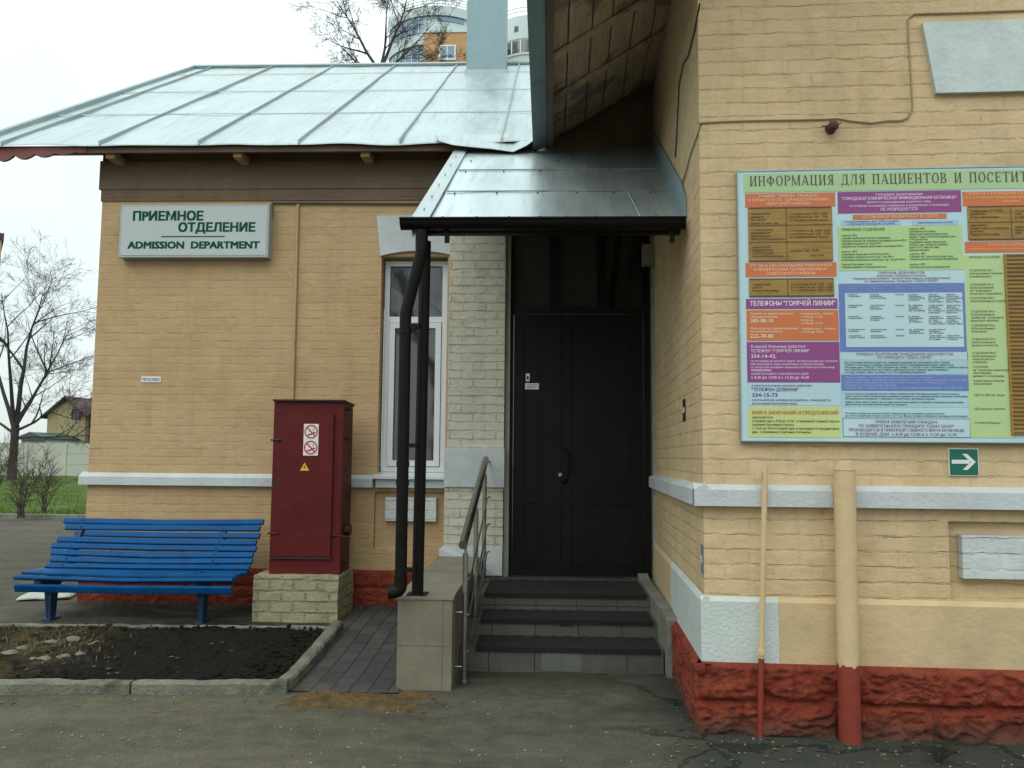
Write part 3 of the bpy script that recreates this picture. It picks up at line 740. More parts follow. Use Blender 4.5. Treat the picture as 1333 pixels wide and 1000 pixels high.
# ================================================================== SIDE BUILDING (right)
R = thing('side_building', 'cream painted brick building with red rubble plinth at the right of the entrance', 'building', tuple(RO), -AL)
def inR(o): o.parent = R; return o
UE, ZE, SL = -.90, 4.08, .62
def rs(u): return ZE+SL*(u-UE)
BZ0, BZ1 = RP(1000, 659, 0).z, RP(1000, 633, 0).z
r0_, r1_ = RP(1238, 783, 0), RP(1400, 681, 0)
zpl = RP(1100, 868, -.05).z
zsm = RP(1130, 784, -.02).z
bm = bm_new()
U1, V1 = 4.5, 9.0
holed(bm, 0, U1, .1, 3.9, [(r0_.x, r0_.x+1.15, r0_.z, r1_.z, .05)], y=0, backs=(0,))
quad(bm, (0, 0, 3.9), (U1, 0, 3.9), (U1, 0, rs(U1)), (0, 0, rs(0)))
quad(bm, (0, 0, .1), (0, V1, .1), (0, V1, rs(0)), (0, 0, rs(0)))
quad(bm, (U1, 0, .1), (U1, V1, .1), (U1, V1, rs(U1)), (U1, 0, rs(U1)))
finish('wall', bm, M['wall_cream'], R)
# smooth band above the plinth
vend = 2.7
bm = bm_new(); prof = [(-.022, zpl-.04), (-.022, zsm-.012), (-.002, zsm+.012), (.02, zsm+.012), (.02, zpl-.04)]
uu = RP(1014, 820, -.022).x
prism(bm, [(uu, v, z) for v, z in prof], (U1-uu, 0, 0)); 
vv0 = RS(873, 770, -.022).y
prism(bm, [(v, vv0, z) for v, z in prof], (0, vend-vv0, 0))
finish('smooth_band', bm, M['smooth_cream'], R)
bm = bm_new(); prism(bm, [(-.022, v, z) for v, z in prof], (uu+.022-.0005, 0, 0)); 
pb = [(-.0225, -.0215), (-.0225, vv0)]
prism(bm, [(v, -.0215, z) for v, z in [(-.0225, zpl-.04), (-.0225, zsm-.012), (-.002, zsm+.0125), (.02, zsm+.0125), (.02, zpl-.04)]], (0, vv0+.0215, 0))
finish('paint_patch', bm, M['patch_white'], R)
# string course
bm = bm_new(); d = .055
prof = [(-d, BZ0), (-d, BZ1-.02), (.01, BZ1+.012), (.01, BZ0)]
gap0, gap1 = RP(1085, 640, -.06).x, RP(1113, 640, -.06).x
prism(bm, [(-d, v, z) for v, z in prof], (gap0+d, 0, 0))
prism(bm, [(gap1, v, z) for v, z in prof], (U1-gap1, 0, 0))
prism(bm, [(v, -d+.0005, z) for v, z in prof], (0, vend+d, 0))
finish('string_course', bm, M['white_paint'], R, bevel=.003)
# rubble plinth
bm = bm_new(); rubble(bm, -.065, 4.4, -.02, zpl, -.035, .048, 1.7, [RP(1100, 918, -.05).z], vj=.47, corner=True)
rubble(bm, -.065, 1.35, -.02, zpl, -.035, .032, 5.1, [RP(1100, 918, -.05).z], axis='y', vj=.39, corner=True)
bmesh.ops.remove_doubles(bm, verts=bm.verts, dist=.0015); box(bm, (-.0642, -.0642, zpl-.06), (-.01, -.01, zpl-.0006))
finish('plinth', bm, M['plinth'], R, smooth=True)
# blind window lintel at the top right
bm = bm_new(); k4 = [RP(1201, 29, -.03), RP(1219, 121, -.03)]
wl = .62
prism(bm, [k4[0], k4[1], Vector((k4[1].x+.85, -.03, k4[1].z+.0)), Vector((k4[0].x+1.0, -.03, k4[0].z))], (0, .05, 0)); finish('window_lintel', bm, M['blind_white'], R, bevel=.006)
a, b = RP(1254, 753, -.01), RP(1400, 699, -.01); bm = bm_new(); box(bm, (a.x, -.012, a.z), (a.x+.95, .045, b.z)); finish('panel_block', bm, M['white_brick'], R, bevel=.008)
# roof with soffit
VF, VB = -.75, 2.46
bm = bm_new()
prism(bm, [(UE, VF, ZE+.05), (U1, VF, rs(U1)+.05), (U1, VF, rs(U1)+.09), (UE, VF, ZE+.09)], (0, 8.6-VF, 0)); rr = finish('roof', bm, M['roof'], R)
bm = bm_new()   # soffit boards run along the eave, one behind the other up the slope
ub = UE+.03; i = 0
while ub < U1-.2:
    wd = .150+.012*math.sin(i*2.3); u2 = min(ub+wd, U1)
    for va, vb in (((VF, .55+.2*math.sin(i)), (.555+.2*math.sin(i), VB)) if ub < .15 else ((VF, -.01),)):
        j = .004*math.sin(i*5+va)
        prism(bm, [(ub+.004, va, rs(ub)+j), (u2-.004, va, rs(u2)+j), (u2-.004, va, rs(u2)+.022+j), (ub+.004, va, rs(ub)+.022+j)], (0, vb-va, 0))
    ub = u2; i += 1
finish('soffit', bm, M['wood_soffit'], R)
bm = bm_new()
for v_ in (-.35, .28, .92, 1.58): prism(bm, [(UE+.05, v_, ZE-.012), (0, v_, rs(0)-.042), (0, v_, rs(0)-.012), (UE+.05, v_, ZE+.02)], (0, .05, 0))
finish_split('batten', bm, M['wood_soffit'], R)
bm = bm_new()
for k in range(5):
    v0_ = VF+(VB+.02-VF)*k/5; v1_ = VF+(VB+.02-VF)*(k+1)/5+.01
    j = .003*(k % 2)
    prism(bm, [(UE-.075, v0_, ZE-.055-j), (UE+.035, v0_, ZE-.012-j), (UE+.035, v0_, ZE-.004-j), (UE-.075, v0_, ZE+.03)], (0, v1_-v0_, 0))
finish('fascia', bm, M['fascia'], R)
bm = bm_new(); box(bm, (UE+.04, VF, ZE-.03), (UE+.085, VB, ZE+.05)); finish('eave_board', bm, M['fascia_wood'], R)
bm = bm_new(); prism(bm, [(UE, VF-.03, ZE-.05), (U1, VF-.03, rs(U1)-.05), (U1, VF-.03, rs(U1)+.12), (UE, VF-.03, ZE+.12)], (0, .03, 0)); finish('verge_board', bm, M['fascia_wood'], R)

for o in R.children:      # the eave is not quite parallel to the wall
    if o.name.split('.')[0] in ('roof', 'soffit', 'batten', 'fascia', 'eave_board'):
        for v in o.data.vertices:
            if v.co.x < 0: v.co.x -= .034*(v.co.y-.5)*(-v.co.x/.9)

# ================================================================== STEPS
st = thing('entrance_steps', 'three tiled steps up to the dark entrance door', 'steps', (0, 5.5, 0))
sx0, sx1 = -.545, .775
ys = [5.54, 5.90, 6.27, YD]; zz = [.149, .2595, .377]
def kid(o, par, base): o.parent = par; o.data.transform(Matrix.Translation(-Vector(base))); return o
for i in range(3):
    bm = bm_new(); box(bm, (sx0, ys[i], zz[i-1]-.0 if i else -.05), (sx1+.06*i*.2, YD-.07 if i == 2 else ys[i+1]+.02, zz[i]))
    kid(finish('step', bm, M['steptile'], None, bevel=.004), st, (0, 5.5, 0))
bm = bm_new(); q = [P(705, 846, 5.53), P(757, 876, 5.53)]
box(bm, (q[0].x, 5.536, .01), (q[1].x, 5.545, .146)); o = kid(finish('pale_tile', bm, mat_plain('greenish replacement tile', (.115, .125, .10), .5), None), st, (0, 5.5, 0)); o['label'] = 'greenish replacement tile in the lowest riser'
mats = []
for i in range(3):
    bm = bm_new(); y0, y1 = ys[i]-.012, (ys[i+1] if i < 2 else 6.95)
    n = 66; f, bk = [], []
    xa, xb = sx0+.10, sx1-.02
    for j in range(n+1):
        x = xa+(xb-xa)*j/n; dz = -.016-(.006 if j % 2 else 0)-(.01 if i == 1 and 30 < j < 36 else 0)
        f.append((x, y0, zz[i]+dz))
    for j in range(n):
        quad(bm, f[j], f[j+1], (f[j+1][0], y0, zz[i]+.012), (f[j][0], y0, zz[i]+.012))
        quad(bm, (f[j][0], y0, zz[i]+.012), (f[j+1][0], y0, zz[i]+.012), (f[j+1][0], y1, zz[i]+.010+.003*math.sin(j)), (f[j][0], y1, zz[i]+.010+.003*math.sin(j-1)))
    quad(bm, (xa, y0, zz[i]+.001), (xa, y1, zz[i]+.001), (xa, y1, zz[i]+.012), (xa, y0, zz[i]+.012)); quad(bm, (xb, y0, zz[i]+.001), (xb, y0, zz[i]+.012), (xb, y1, zz[i]+.012), (xb, y1, zz[i]+.001))
    o = finish('rubber_mat', bm, M['rubber']); tag(o, ['black rubber mat on the lowest step', 'black rubber mat on the middle step', 'wide black rubber mat on the landing by the door'][i], 'mat', 'rubber mats on the entrance steps')
# tiled block beside the steps
bx0, bx1, by0, by1, bzt = -.888, -.548, 5.067, YP, .555
bl_ = thing('stair_side_wall', 'beige granite tiled low wall carrying the canopy post', 'low wall', (bx0, by0, 0))
bm = bm_new(); box(bm, (bx0+.006, by0+.006, -.05), (bx1-.004, by1, bzt-.02)); kid(finish('tiled_body', bm, M['granite'], None, bevel=.003), bl_, (bx0, by0, 0))
bm = bm_new(); box(bm, (bx0-.004, by0-.004, bzt-.02), (bx1+.004, by1-.031, bzt)); kid(finish('coping', bm, mat_plain('worn beige coping tile', (.24, .215, .155), .55, var=.15, scale=9, dirt=(.1, .09, .06), dirtamt=.5), None, bevel=.004), bl_, (bx0, by0, 0))
# concrete cheek on the right
bm = bm_new(); prism(bm, [(.785, 5.47, -.05), (.785, 5.47, .355), (.785, 5.50, .375), (.785, 7.0, .395), (.785, 7.12, .43), (.785, 7.12, -.05)], (.085, 0, 0))
o = finish('stair_cheek', bm, M['concrete'], bevel=.012); tag(o, 'rough grey concrete cheek between the steps and the cream wall', 'low wall')

# ================================================================== HANDRAIL
hr = thing('handrail', 'stainless steel stair handrail on three posts with thin rods', 'railing', (-.49, 5.25, 0))
hb = (-.49, 5.25, 0)
X0 = -.492
ra, rb = Vector((X0-.005, 5.12, P(606, 710, 5.12).z)), Vector((X0, 6.93, P(628, 598, 6.93).z))
sl_ = (rb.z-ra.z)/(rb.y-ra.y)
def rail_z(y): return ra.z+sl_*(y-ra.y)
bm = bm_new(); tube(bm, [ra, rb], .027, 16); kid(finish('top_rail', bm, M['steel'], None, smooth=False), hr, hb)
bm = bm_new(); tube(bm, [rb+Vector((0, -.05, -.005)), Vector((X0+.02, YP-.01, rb.z-.02))], .010, 8); tube(bm, [Vector((X0+.02, YP-.012, rb.z-.02)), Vector((X0+.02, YP-.002, rb.z-.02))], .03, 14); kid(finish('wall_flange', bm, M['steel'], None), hr, hb)
posts = [(5.25, 0.), (6.02, zz[1]), (6.84, zz[2])]
for y_, z_ in posts:
    bm = bm_new(); tube(bm, [(X0, y_, z_), (X0, y_, rail_z(y_)-.10)], .0175, 12); tube(bm, [(X0, y_, rail_z(y_)-.10), (X0, y_, rail_z(y_)-.015)], .008, 8)
    tube(bm, [(X0, y_, z_+.008), (X0, y_, z_+.02)], .032, 12)
    kid(finish('post', bm, M['steel'], None), hr, hb)
for k in range(3):
    dz = .27+.22*k; bm = bm_new(); s = X0+.028
    tube(bm, bend([(X0, 5.25, rail_z(5.25)-dz+.01), (s, 5.25, rail_z(5.25)-dz+.01), (s, 5.32, rail_z(5.25)-dz+.03), (s, 6.72, rail_z(6.72)-dz), (s, 6.84, rail_z(6.80)-dz), (X0+.055, 6.84, rail_z(6.80)-dz)], .02, 3), .0065, 8)
    kid(finish('rod', bm, M['steel'], None, smooth=True), hr, hb)
bm = bm_new()
for z_ in (.10, .43): tube(bm, [(bx1, 5.25, z_), (X0, 5.25, z_)], .007, 8)
for o in finish_split('side_bracket', bm, M['steel'], None): kid(o, hr, hb)

# ================================================================== CANOPY
cy0, cy1 = 5.0, 7.10
ca = thing('entrance_canopy', 'galvanised sheet canopy with brown gutter over the entrance', 'canopy', (0, cy0, 0))
cb = (0, cy0, 0)
def K(o): return kid(o, ca, cb)
fl, frr = P(541, 291, cy0), P(893, 287, cy0)
bl0, br0 = P(598, 196, cy1), P(866, 190, cy1)
zcf = (fl.z+frr.z)/2+.012; zcb = (bl0.z+br0.z)/2
xL, xR = fl.x, frr.x
def cz(y): return zcf+(zcb-zcf)*(y-cy0)/(cy1-cy0)
def cxl(y): return fl.x+(bl0.x-fl.x)*(y-cy0)/(cy1-cy0)
def cxr(y): return RO[0]+math.tan(AL)*(y-RO[1])-.012
bm = bm_new(); nx_, ny_ = 40, 24; g = []
for j in range(ny_+1):
    y = cy0+(cy1-cy0)*j/ny_
    g.append([bm.verts.new((cxl(y)+(cxr(y)-cxl(y))*i/nx_, y, cz(y)+.004*noise.noise(Vector((i*.16, j*.12, 9))))) for i in range(nx_+1)])
for a, b in zip(g, g[1:]):
    for i in range(nx_): bm.faces.new((a[i], a[i+1], b[i+1], b[i]))
fr_ = g[0]
for i in range(nx_):
    a, b = fr_[i].co, fr_[i+1].co; quad(bm, a+Vector((0, -.001, 0)), b+Vector((0, -.001, 0)), b+Vector((0, .002, -.02)), a+Vector((0, .002, -.02)))
for r0, r1 in zip(g, g[1:]):
    for i in range(0, nx_, 4):
        quad(bm, *[Vector((v.co.x, v.co.y, v.co.z-.012)) for v in (r0[i], r0[min(i+4, nx_)], r1[min(i+4, nx_)], r1[i])])
sheet = K(finish('roof_sheet', bm, M['canopy'], None, smooth=True))
bm = bm_new()
ysm = []
for py in (222, 250):
    lo, hi = cy0, cy1
    for _ in range(40):
        md_ = (lo+hi)/2; p = np.array([0, md_, cz(md_)])-CAM
        if PH/2-F_PX*(p@UP)/(p@FW) > py: lo = md_
        else: hi = md_
    ysm.append(lo); prism(bm, [(cxl(lo)+.1, lo, cz(lo)+.004), (cxl(lo)+.1, lo-.004, cz(lo)+.011), (cxl(lo)+.1, lo+.012, cz(lo)+.012)], (cxr(lo)-cxl(lo)-.12, 0, 0))
yA, yB = cy0+.01, ysm[1]
xs_ = X(830, 270, cy0+.2)
prism(bm, [(xs_-.004, yA, cz(yA)+.006), (xs_+.006, yA, cz(yA)+.006), (xs_, yA, cz(yA)+.013)], (-.02, yB-yA, cz(yB)-cz(yA)))
o = finish('sheet_seam', bm, M['seam'], None); K(o)
bm = bm_new()    # screws
for py_, xsx in ((cy0+.05, 8), (ysm[1]-.04, 6), (ysm[0]-.04, 6), (cy1-.5, 3)):
    for i in range(xsx):
        x = cxl(py_)+.16+(cxr(py_)-cxl(py_)-.3)*i/max(1, xsx-1)+.03*math.sin(i*7); tube(bm, [(x, py_, cz(py_)), (x, py_-.004, cz(py_)+.010)], .006, 6)
for o in finish_split('screw', bm, M['rust'], None): K(o)
bm = bm_new()   # left verge flashing
def vf(y, dx, dz): return (cxl(y)+dx, y, cz(y)+dz)
for (a, b) in ((-.02, .085),):
    prism(bm, [vf(cy0-.02, a, .02), vf(cy0-.02, b, .012), vf(cy1, b, .012), vf(cy1, a, .02)], (0, 0, .012))
    prism(bm, [vf(cy0-.02, a, .03), vf(cy1, a, .03), vf(cy1, a, -.10), vf(cy0-.02, a, -.10)], (.012, 0, 0))
    prism(bm, [vf(cy0-.025, -.01, .03), vf(cy0-.025, .10, .028), vf(cy0-.025, .06, -.045)], (0, .004, 0))
for k in range(6):
    y = cy0+.12+.3*k; tube(bm, [(cxl(y)+.03, y, cz(y)+.02), (cxl(y)+.03, y, cz(y)+.044)], .007, 6)
K(finish('verge_flashing', bm, M['roof'], None))
bm = bm_new()   # flashing against the side building
prism(bm, [(cxr(cy0)-.0, cy0-.02, cz(cy0)-.03), (cxr(cy0), cy0-.02, cz(cy0)+.14), (cxr(cy0+.15), cy0+.15, cz(cy0+.15)+.19), (cxr(cy1), cy1, cz(cy1)+.16), (cxr(cy1), cy1, cz(cy1)-.03)], (.008, 0, 0))
K(finish('wall_flashing', bm, M['fascia'], None))
bm = bm_new()   # timber edge + rafters underneath
box(bm, (xL+.03, cy0+.03, zcf-.075), (cxr(cy0)-.02, cy0+.09, zcf-.012))
for x in (xL+.06, .70): prism(bm, [(x, cy0+.09, cz(cy0+.09)-.085), (x, cy0+.09, cz(cy0+.09)-.02), (x, cy1, cz(cy1)-.02), (x, cy1, cz(cy1)-.085)], (.05, 0, 0))
for o in finish_split('timber', bm, M['brown'], None): K(o)
bm = bm_new()   # gutter half round
gx0, gx1 = X(522, 297, cy0-.06), cxr(cy0-.06)-.01
gzc = zcf-.022; pr = []
for k in range(13): a = math.pi*k/12; pr.append((cy0-.065-.055*math.cos(a), gzc-.056*math.sin(a)**.9))
pr2 = [(y*1+.0+(.006 if y < cy0-.065 else -.006), z+.005) for y, z in reversed(pr)]
prism(bm, [(gx0, y, z) for y, z in pr+pr2], (gx1-gx0, 0, 0))
prism(bm, [(gx0, y, z) for y, z in pr], (.006, 0, 0)); 
tube(bm, [(gx0, cy0-.122, gzc), (gx1, cy0-.122, gzc)], .009, 8)
K(finish('gutter', bm, M['brown'], None, smooth=False))
bm = bm_new()
for px_ in (582, 875): 
    p = P(px_, 312, cy0-.03); box(bm, (p.x-.014, cy0-.045, p.z-.02), (p.x+.014, cy0-.02, p.z+.06))
for o in finish_split('gutter_bracket', bm, M['brown'], None): K(o)
py_ = 5.13
pt, pbm_ = P(550, 300, py_), P(543.5, 774, py_)
bm = bm_new(); tube(bm, [(pbm_.x+.0, py_, bzt), (pbm_.x+.01, py_, zcf-.1)], .036, 14); box(bm, (pbm_.x-.06, py_-.06, bzt), (pbm_.x+.06, py_+.06, bzt+.008)); K(finish('support_post', bm, M['brown'], None))
bm = bm_new(); yp = cy0-.06
a_ = P(549, 300, yp); b_ = P(549, 328, yp); c_ = P(528, 408, yp+.02); d_ = P(521.5, 762, yp+.02)
path = bend([a_, b_, c_, d_], .035, 4); tube(bm, path, .036, 14)
tube(bm, bend([d_+Vector((0, 0, .06)), d_+Vector((0, 0, -.03)), d_+Vector((-.075, -.015, -.045))], .03), [.039]*8, 14)
tube(bm, [a_+Vector((0, 0, -.0)), b_+Vector((0, 0, .0))], .039, 14)
for t_ in (.06, .55, .62): 
    q = c_.lerp(d_, t_); tube(bm, [q, q+Vector((0, 0, -.03))], .040, 14)
K(finish('downpipe', bm, M['brown'], None, smooth=True))
bm = bm_new()
for py2 in (424, 580, 742): 
    q = P(528, py2, yp+.02); box(bm, (q.x, yp+.0, q.z-.012), (pbm_.x+.01, yp+.06, q.z+.012))
for o in finish_split('pipe_clamp', bm, M['brown'], None): K(o)

# ================================================================== BENCH
by = 6.62; bxm = -3.2
be = thing('park_bench', 'long blue slatted bench with cast legs against the tan wall', 'bench', (-3.2, by, gz(-3.2, by)))
bb = (-3.2, by, gz(-3.2, by))
gl = gz(-3, 6.6)
prof = [(6.325, .365, -1.2), (6.345, .437, -.35), (6.415, .462, .0), (6.49, .462, .03), (6.565, .455, .05), (6.64, .452, .1), (6.705, .482, .62), (6.742, .530, .9), (6.778, .578, .95), (6.815, .626, .98), (6.852, .674, 1.0), (6.89, .722, 1.02), (6.93, .775, 1.05), (6.968, .825, 1.08)]
for i, (y_, z_, an) in enumerate(prof):
    bm = bm_new(); wv, tv = (.031 if i < 6 else .0245), .015
    x0, x1 = -4.055+.02*math.sin(i*4.7), -2.37+.015*math.sin(i*3.1)
    if i == 12: x0 += .02
    if i == 11: x0 += .19
    c, s = math.cos(an), math.sin(an)
    n = 14; vs_ = []
    for k in range(n):
        a = 2*math.pi*k/n; ca_, sa_ = math.cos(a), math.sin(a)
        pu = wv*math.copysign(abs(ca_)**.45, ca_); pv = tv*math.copysign(abs(sa_)**.45, sa_)
        vs_.append((x0, y_+pu*c-pv*s, z_+pu*s+pv*c))
    prism(bm, vs_, (x1-x0, 0, 0)); 
    bmesh.ops.bisect_plane(bm, geom=bm.verts[:]+bm.edges[:]+bm.faces[:], plane_co=(bxm, 0, 0), plane_no=(1, 0, 0))
    for v in bm.verts:
        if abs(v.co.x-bxm) < .01: v.co.z -= .004+.006*abs(math.sin(i*2.1)); v.co.y += .006*math.sin(i*3.7)
        v.co.z += .004*math.sin(i*5.3+v.co.x*2)
    for xb in (G(66, 806, gl).x, G(270, 806, gl).x):
        nb_ = Vector((0, -math.sin(an), math.cos(an))); nb_ = nb_ if an < .5 else -nb_*-1
        cb_ = Vector((xb+.008*math.sin(i*9), y_, z_)); tube(bm, [cb_+nb_*(tv-.002), cb_+nb_*(tv+.004)], .009, 8)
    kid(finish('slat', bm, M['bench'], None), be, bb)
for pxx in (66, 270):
    xx = G(pxx, 806, gl).x
    bm = bm_new()
    prism(bm, [(xx-.025, y_, z_) for y_, z_ in [(6.36, .35), (6.37, .42), (6.6, .43), (6.68, .44), (6.95, .80), (6.99, .79), (6.86, .55), (6.80, .42), (6.78, .36), (6.66, .36), (6.62, .30), (6.62, gl), (6.53, gl), (6.50, .28), (6.44, .345)]], (.05, 0, 0))
    for s in (-1, 1):
        prism(bm, [(xx+s*.025, y_, z_) for y_, z_ in [(6.525, gl), (6.62, gl), (6.62, .34), (6.49, .34)]], (s*.022, 0, 0))
    for v in bm.verts:
        if v.co.z < .345 and v.co.y < 6.7:
            t_ = (v.co.z-gl)/.3; v.co.x = xx+(v.co.x-xx)*(.34+.36*max(0, t_)**1.2); v.co.y = 6.575+(v.co.y-6.575)*.78
    box(bm, (xx-.035, 6.50, gl-.01), (xx+.035, 6.64, gl+.014))
    kid(finish('leg', bm, M['bench_leg'], None, bevel=.004), be, bb)

# ================================================================== CABINET ON PEDESTAL
gp = gz(-1.9, 6.6)
pf = 6.6
p0, p1 = G(343, 801, gp), G(448, 804, gp)
pd0, pd1 = p0.x, p1.x; ztp = P(400, 750, pf).z
pe = thing('brick_pedestal', 'worn cream brick pedestal under the red cabinet', 'pedestal', ((pd0+pd1)/2, pf, gp))
bm = bm_new(); box(bm, (pd0, pf, gp-.06), (pd1, 7.12, ztp)); bmesh.ops.subdivide_edges(bm, edges=bm.edges[:], cuts=14, use_grid_fill=True)
for v in bm.verts:
    q = v.co; nn = noise.noise_vector(q*9)*.006+noise.noise_vector(q*28)*.003; v.co += nn
    if q.z < gp+.0: v.co.x += 0
kid(finish('brickwork', bm, M['pedestal'], None), pe, ((pd0+pd1)/2, pf, gp))
cf, cbk = 6.70, 7.03
k0, k1 = P(351.5, 700, cf).x, P(443, 700, cf).x; kz1 = P(400, 521, cf).z; kz0 = ztp+.002
cab = thing('electrical_cabinet', 'dark red metal electrical cabinet with no-smoking stickers', 'cabinet', ((k0+k1)/2, cf, kz0))
cbb = ((k0+k1)/2, cf, kz0)
def KC(o, par=None):
    o.parent = par or cab
    o.data.transform(Matrix.Translation(-Vector(cbb))); return o
bm = bm_new(); box(bm, (k0, cf, kz0), (k1, cbk, kz1-.01)); KC(finish('body', bm, M['cab'], None, bevel=.004))
bm = bm_new(); prism(bm, [(k0-.006, cf-.026, kz1-.010), (k1+.012, cf-.026, kz1-.010), (k1+.012, cbk+.02, kz1-.028), (k0-.006, cbk+.02, kz1-.028)], (0, 0, .014)); KC(finish('lid', bm, M['cab_dark'], None, bevel=.002))
bm = bm_new(); dz0_, dz1_ = P(400, 724, cf).z, P(400, 539, cf).z; d0_, d1_ = k0+.012, P(437, 600, cf).x-.02
box(bm, (d0_, cf-.022, dz0_), (d1_, cf-.001, dz1_)); dr = KC(finish('door', bm, M['cab'], None, bevel=.004))
bm = bm_new(); box(bm, (d0_-.004, cf-.02, dz0_-.022), (d1_+.01, cf-.001, dz0_-.004)); KC(finish('door_trim', bm, M['cab_dark'], None))
bm = bm_new()
for py2 in (573, 694): 
    z_ = P(360, py2, cf).z; tube(bm, [(k0-.012, cf-.026, z_), (k0+.075, cf-.026, z_)], .008, 8)
for o in finish_split('hinge', bm, M['cab_dark'], None): KC(o)
bm = bm_new(); z_ = P(362, 631, cf).z; xk = P(362, 631, cf).x; box(bm, (xk-.028, cf-.0235, z_-.011), (xk+.028, cf-.0225, z_+.011)); KC(finish('key_slot', bm, M['black'], None))
bm = bm_new()
for py2 in (533, 571, 692, 730): 
    z_ = P(455, py2, cf+.15).z; tube(bm, [(k1-.01, cf+.12, z_), (k1+.03, cf+.12, z_)], .014, 8)
z_ = P(460, 690, cf+.15).z; tube(bm, [(k1, cf+.16, z_), (k1+.045, cf+.16, z_)], .045, 16); tube(bm, [(k1-.07, cf-.012, z_-.03), (k1+.07, cf+.02, z_-.045)], .007, 8)
for o in finish_split('side_fitting', bm, M['cab_dark'], None): KC(o)
# stickers
s0, s1 = P(394.5, 593, cf-.024), P(415, 552, cf-.024)
bm = bm_new(); box(bm, (s0.x, cf-.0245, s0.z), (s1.x, cf-.0225, s1.z)); stk = KC(finish('no_smoking_sticker', bm, M['white'], None)); stk.parent = cab
sw, shh = s1.x-s0.x, s1.z-s0.z
bm = bm_new(); bm2 = bm_new()
for k in range(2):
    cx, czz = (s0.x+s1.x)/2, s0.z+shh*(.25+.5*k); rr_ = sw*.46
    for j in range(28):
        a0, a1 = 2*math.pi*j/28, 2*math.pi*(j+1)/28
        quad(bm, *[(cx+r_*math.cos(a), cf-.0253, czz+r_*math.sin(a)) for r_, a in ((rr_, a0), (rr_, a1), (rr_*.8, a1), (rr_*.8, a0))])
    dxx = rr_*.62; quad(bm, *[(cx+a, cf-.0256, czz+b) for a, b in ((-dxx-.004, dxx-.004), (-dxx+.004, dxx+.004), (dxx+.004, -dxx+.004), (dxx-.004, -dxx-.004))])
    for a, b, c, d in ((-.6, -.45, .1, -.2), (.12, -.18, .55, .05)):
        quad(bm2, *[(cx+rr_*x, cf-.0251, czz+rr_*z) for x, z in ((a, b), (a+.12, b-.16), (c+.12, d-.16), (c, d))])
    tube(bm2, [(cx+rr_*.25, cf-.0251, czz+rr_*.15), (cx+rr_*.4, cf-.0251, czz+rr_*.4), (cx+rr_*.3, cf-.0251, czz+rr_*.6)], .002, 4)
KC(finish('ban_ring', bm, M['red_vinyl'], None), stk); KC(finish('cigarette_mark', bm2, M['black'], None), stk)
p = P(396.5, 608, cf-.024); bm = bm_new(); prism(bm, [(p.x-.037, cf-.0225, p.z-.03), (p.x+.037, cf-.0225, p.z-.03), (p.x, cf-.0225, p.z+.036)], (0, -.0015, 0)); ws = KC(finish('warning_sticker', bm, M['yellow_vinyl'], None))
bm = bm_new(); f_ = cf-.0246
for poly in ([(.004, .022), (-.012, -.004), (.001, -.002), (-.004, -.022), (.012, .004), (0, .002)],): bm.faces.new([bm.verts.new((p.x+a, f_, p.z+b)) for a, b in poly])
KC(finish('flash_mark', bm, M['black'], None), ws)

# ================================================================== SIGNS ON THE LEFT WALL
s0, s1 = P(154, 335, YW-.10), P(351, 266, YW-.10)
sg = thing('department_sign', 'pale light-box sign reading admission department in green letters', 'sign', ((s0.x+s1.x)/2, YW, s0.z))
sb = ((s0.x+s1.x)/2, YW, s0.z)
def KS(o): return kid(o, sg, sb)
bm = bm_new(); box(bm, (s0.x, YW-.10, s0.z), (s1.x, YW, s1.z)); KS(finish('case', bm, M['signcase'], None, bevel=.005))
bm = bm_new(); box(bm, (s0.x+.018, YW-.103, s0.z+.018), (s1.x-.018, YW-.099, s1.z-.018)); KS(finish('face', bm, M['glasswhite'], None))
bm = bm_new(); yf = YW-.1042
def st_line(body, xa, xb, yb, hpx, bold):
    a, b = P(xa, yb, YW-.1), P(xb, yb, YW-.1); vs, fs = text_mesh(body, 1, 'LEFT', bold)
    h = hpx/F_PX*(YW-.1)*1.0/.72; mn = min(v.x for v in vs); w_ = max(v.x for v in vs)-mn; sx_ = (b.x-a.x)/w_
    zb = (a.z+b.z)/2
    nv = [bm.verts.new((a.x+(v.x-mn)*sx_, yf-v.z, zb+v.y*h)) for v in vs]
    for f in fs: 
        try: bm.faces.new([nv[i] for i in f])
        except ValueError: pass
st_line('ПРИЕМНОЕ', 173, 265, 287, 12.4, .06); st_line('ОТДЕЛЕНИЕ', 232, 332.5, 301.5, 12, .06); st_line('ADMISSION  DEPARTMENT', 166, 338, 323.5, 9.6, .06)
a, b = P(210, 308.3, YW-.1), P(293, 307.6, YW-.1); quad(bm, (a.x, yf, a.z-.005), (b.x, yf, a.z-.005), (b.x, yf, a.z+.005), (a.x, yf, a.z+.005))
KS(finish('lettering', bm, M['green_txt'], None))
p = P(197, 494, YW); bm = bm_new(); box(bm, (p.x-.088, YW-.006, p.z-.026), (p.x+.088, YW, p.z+.026)); npl = finish('number_plate', bm, M['white']); tag(npl, 'small white number plate on the tan brick wall', 'plate')
bm = bm_new(); put_text(bm, '№1010000', p.x, YW-.0072, p.z-.015, .04, 'CENTER', .01, width=.15); finish('lettering', bm, M['dark_txt'], npl)
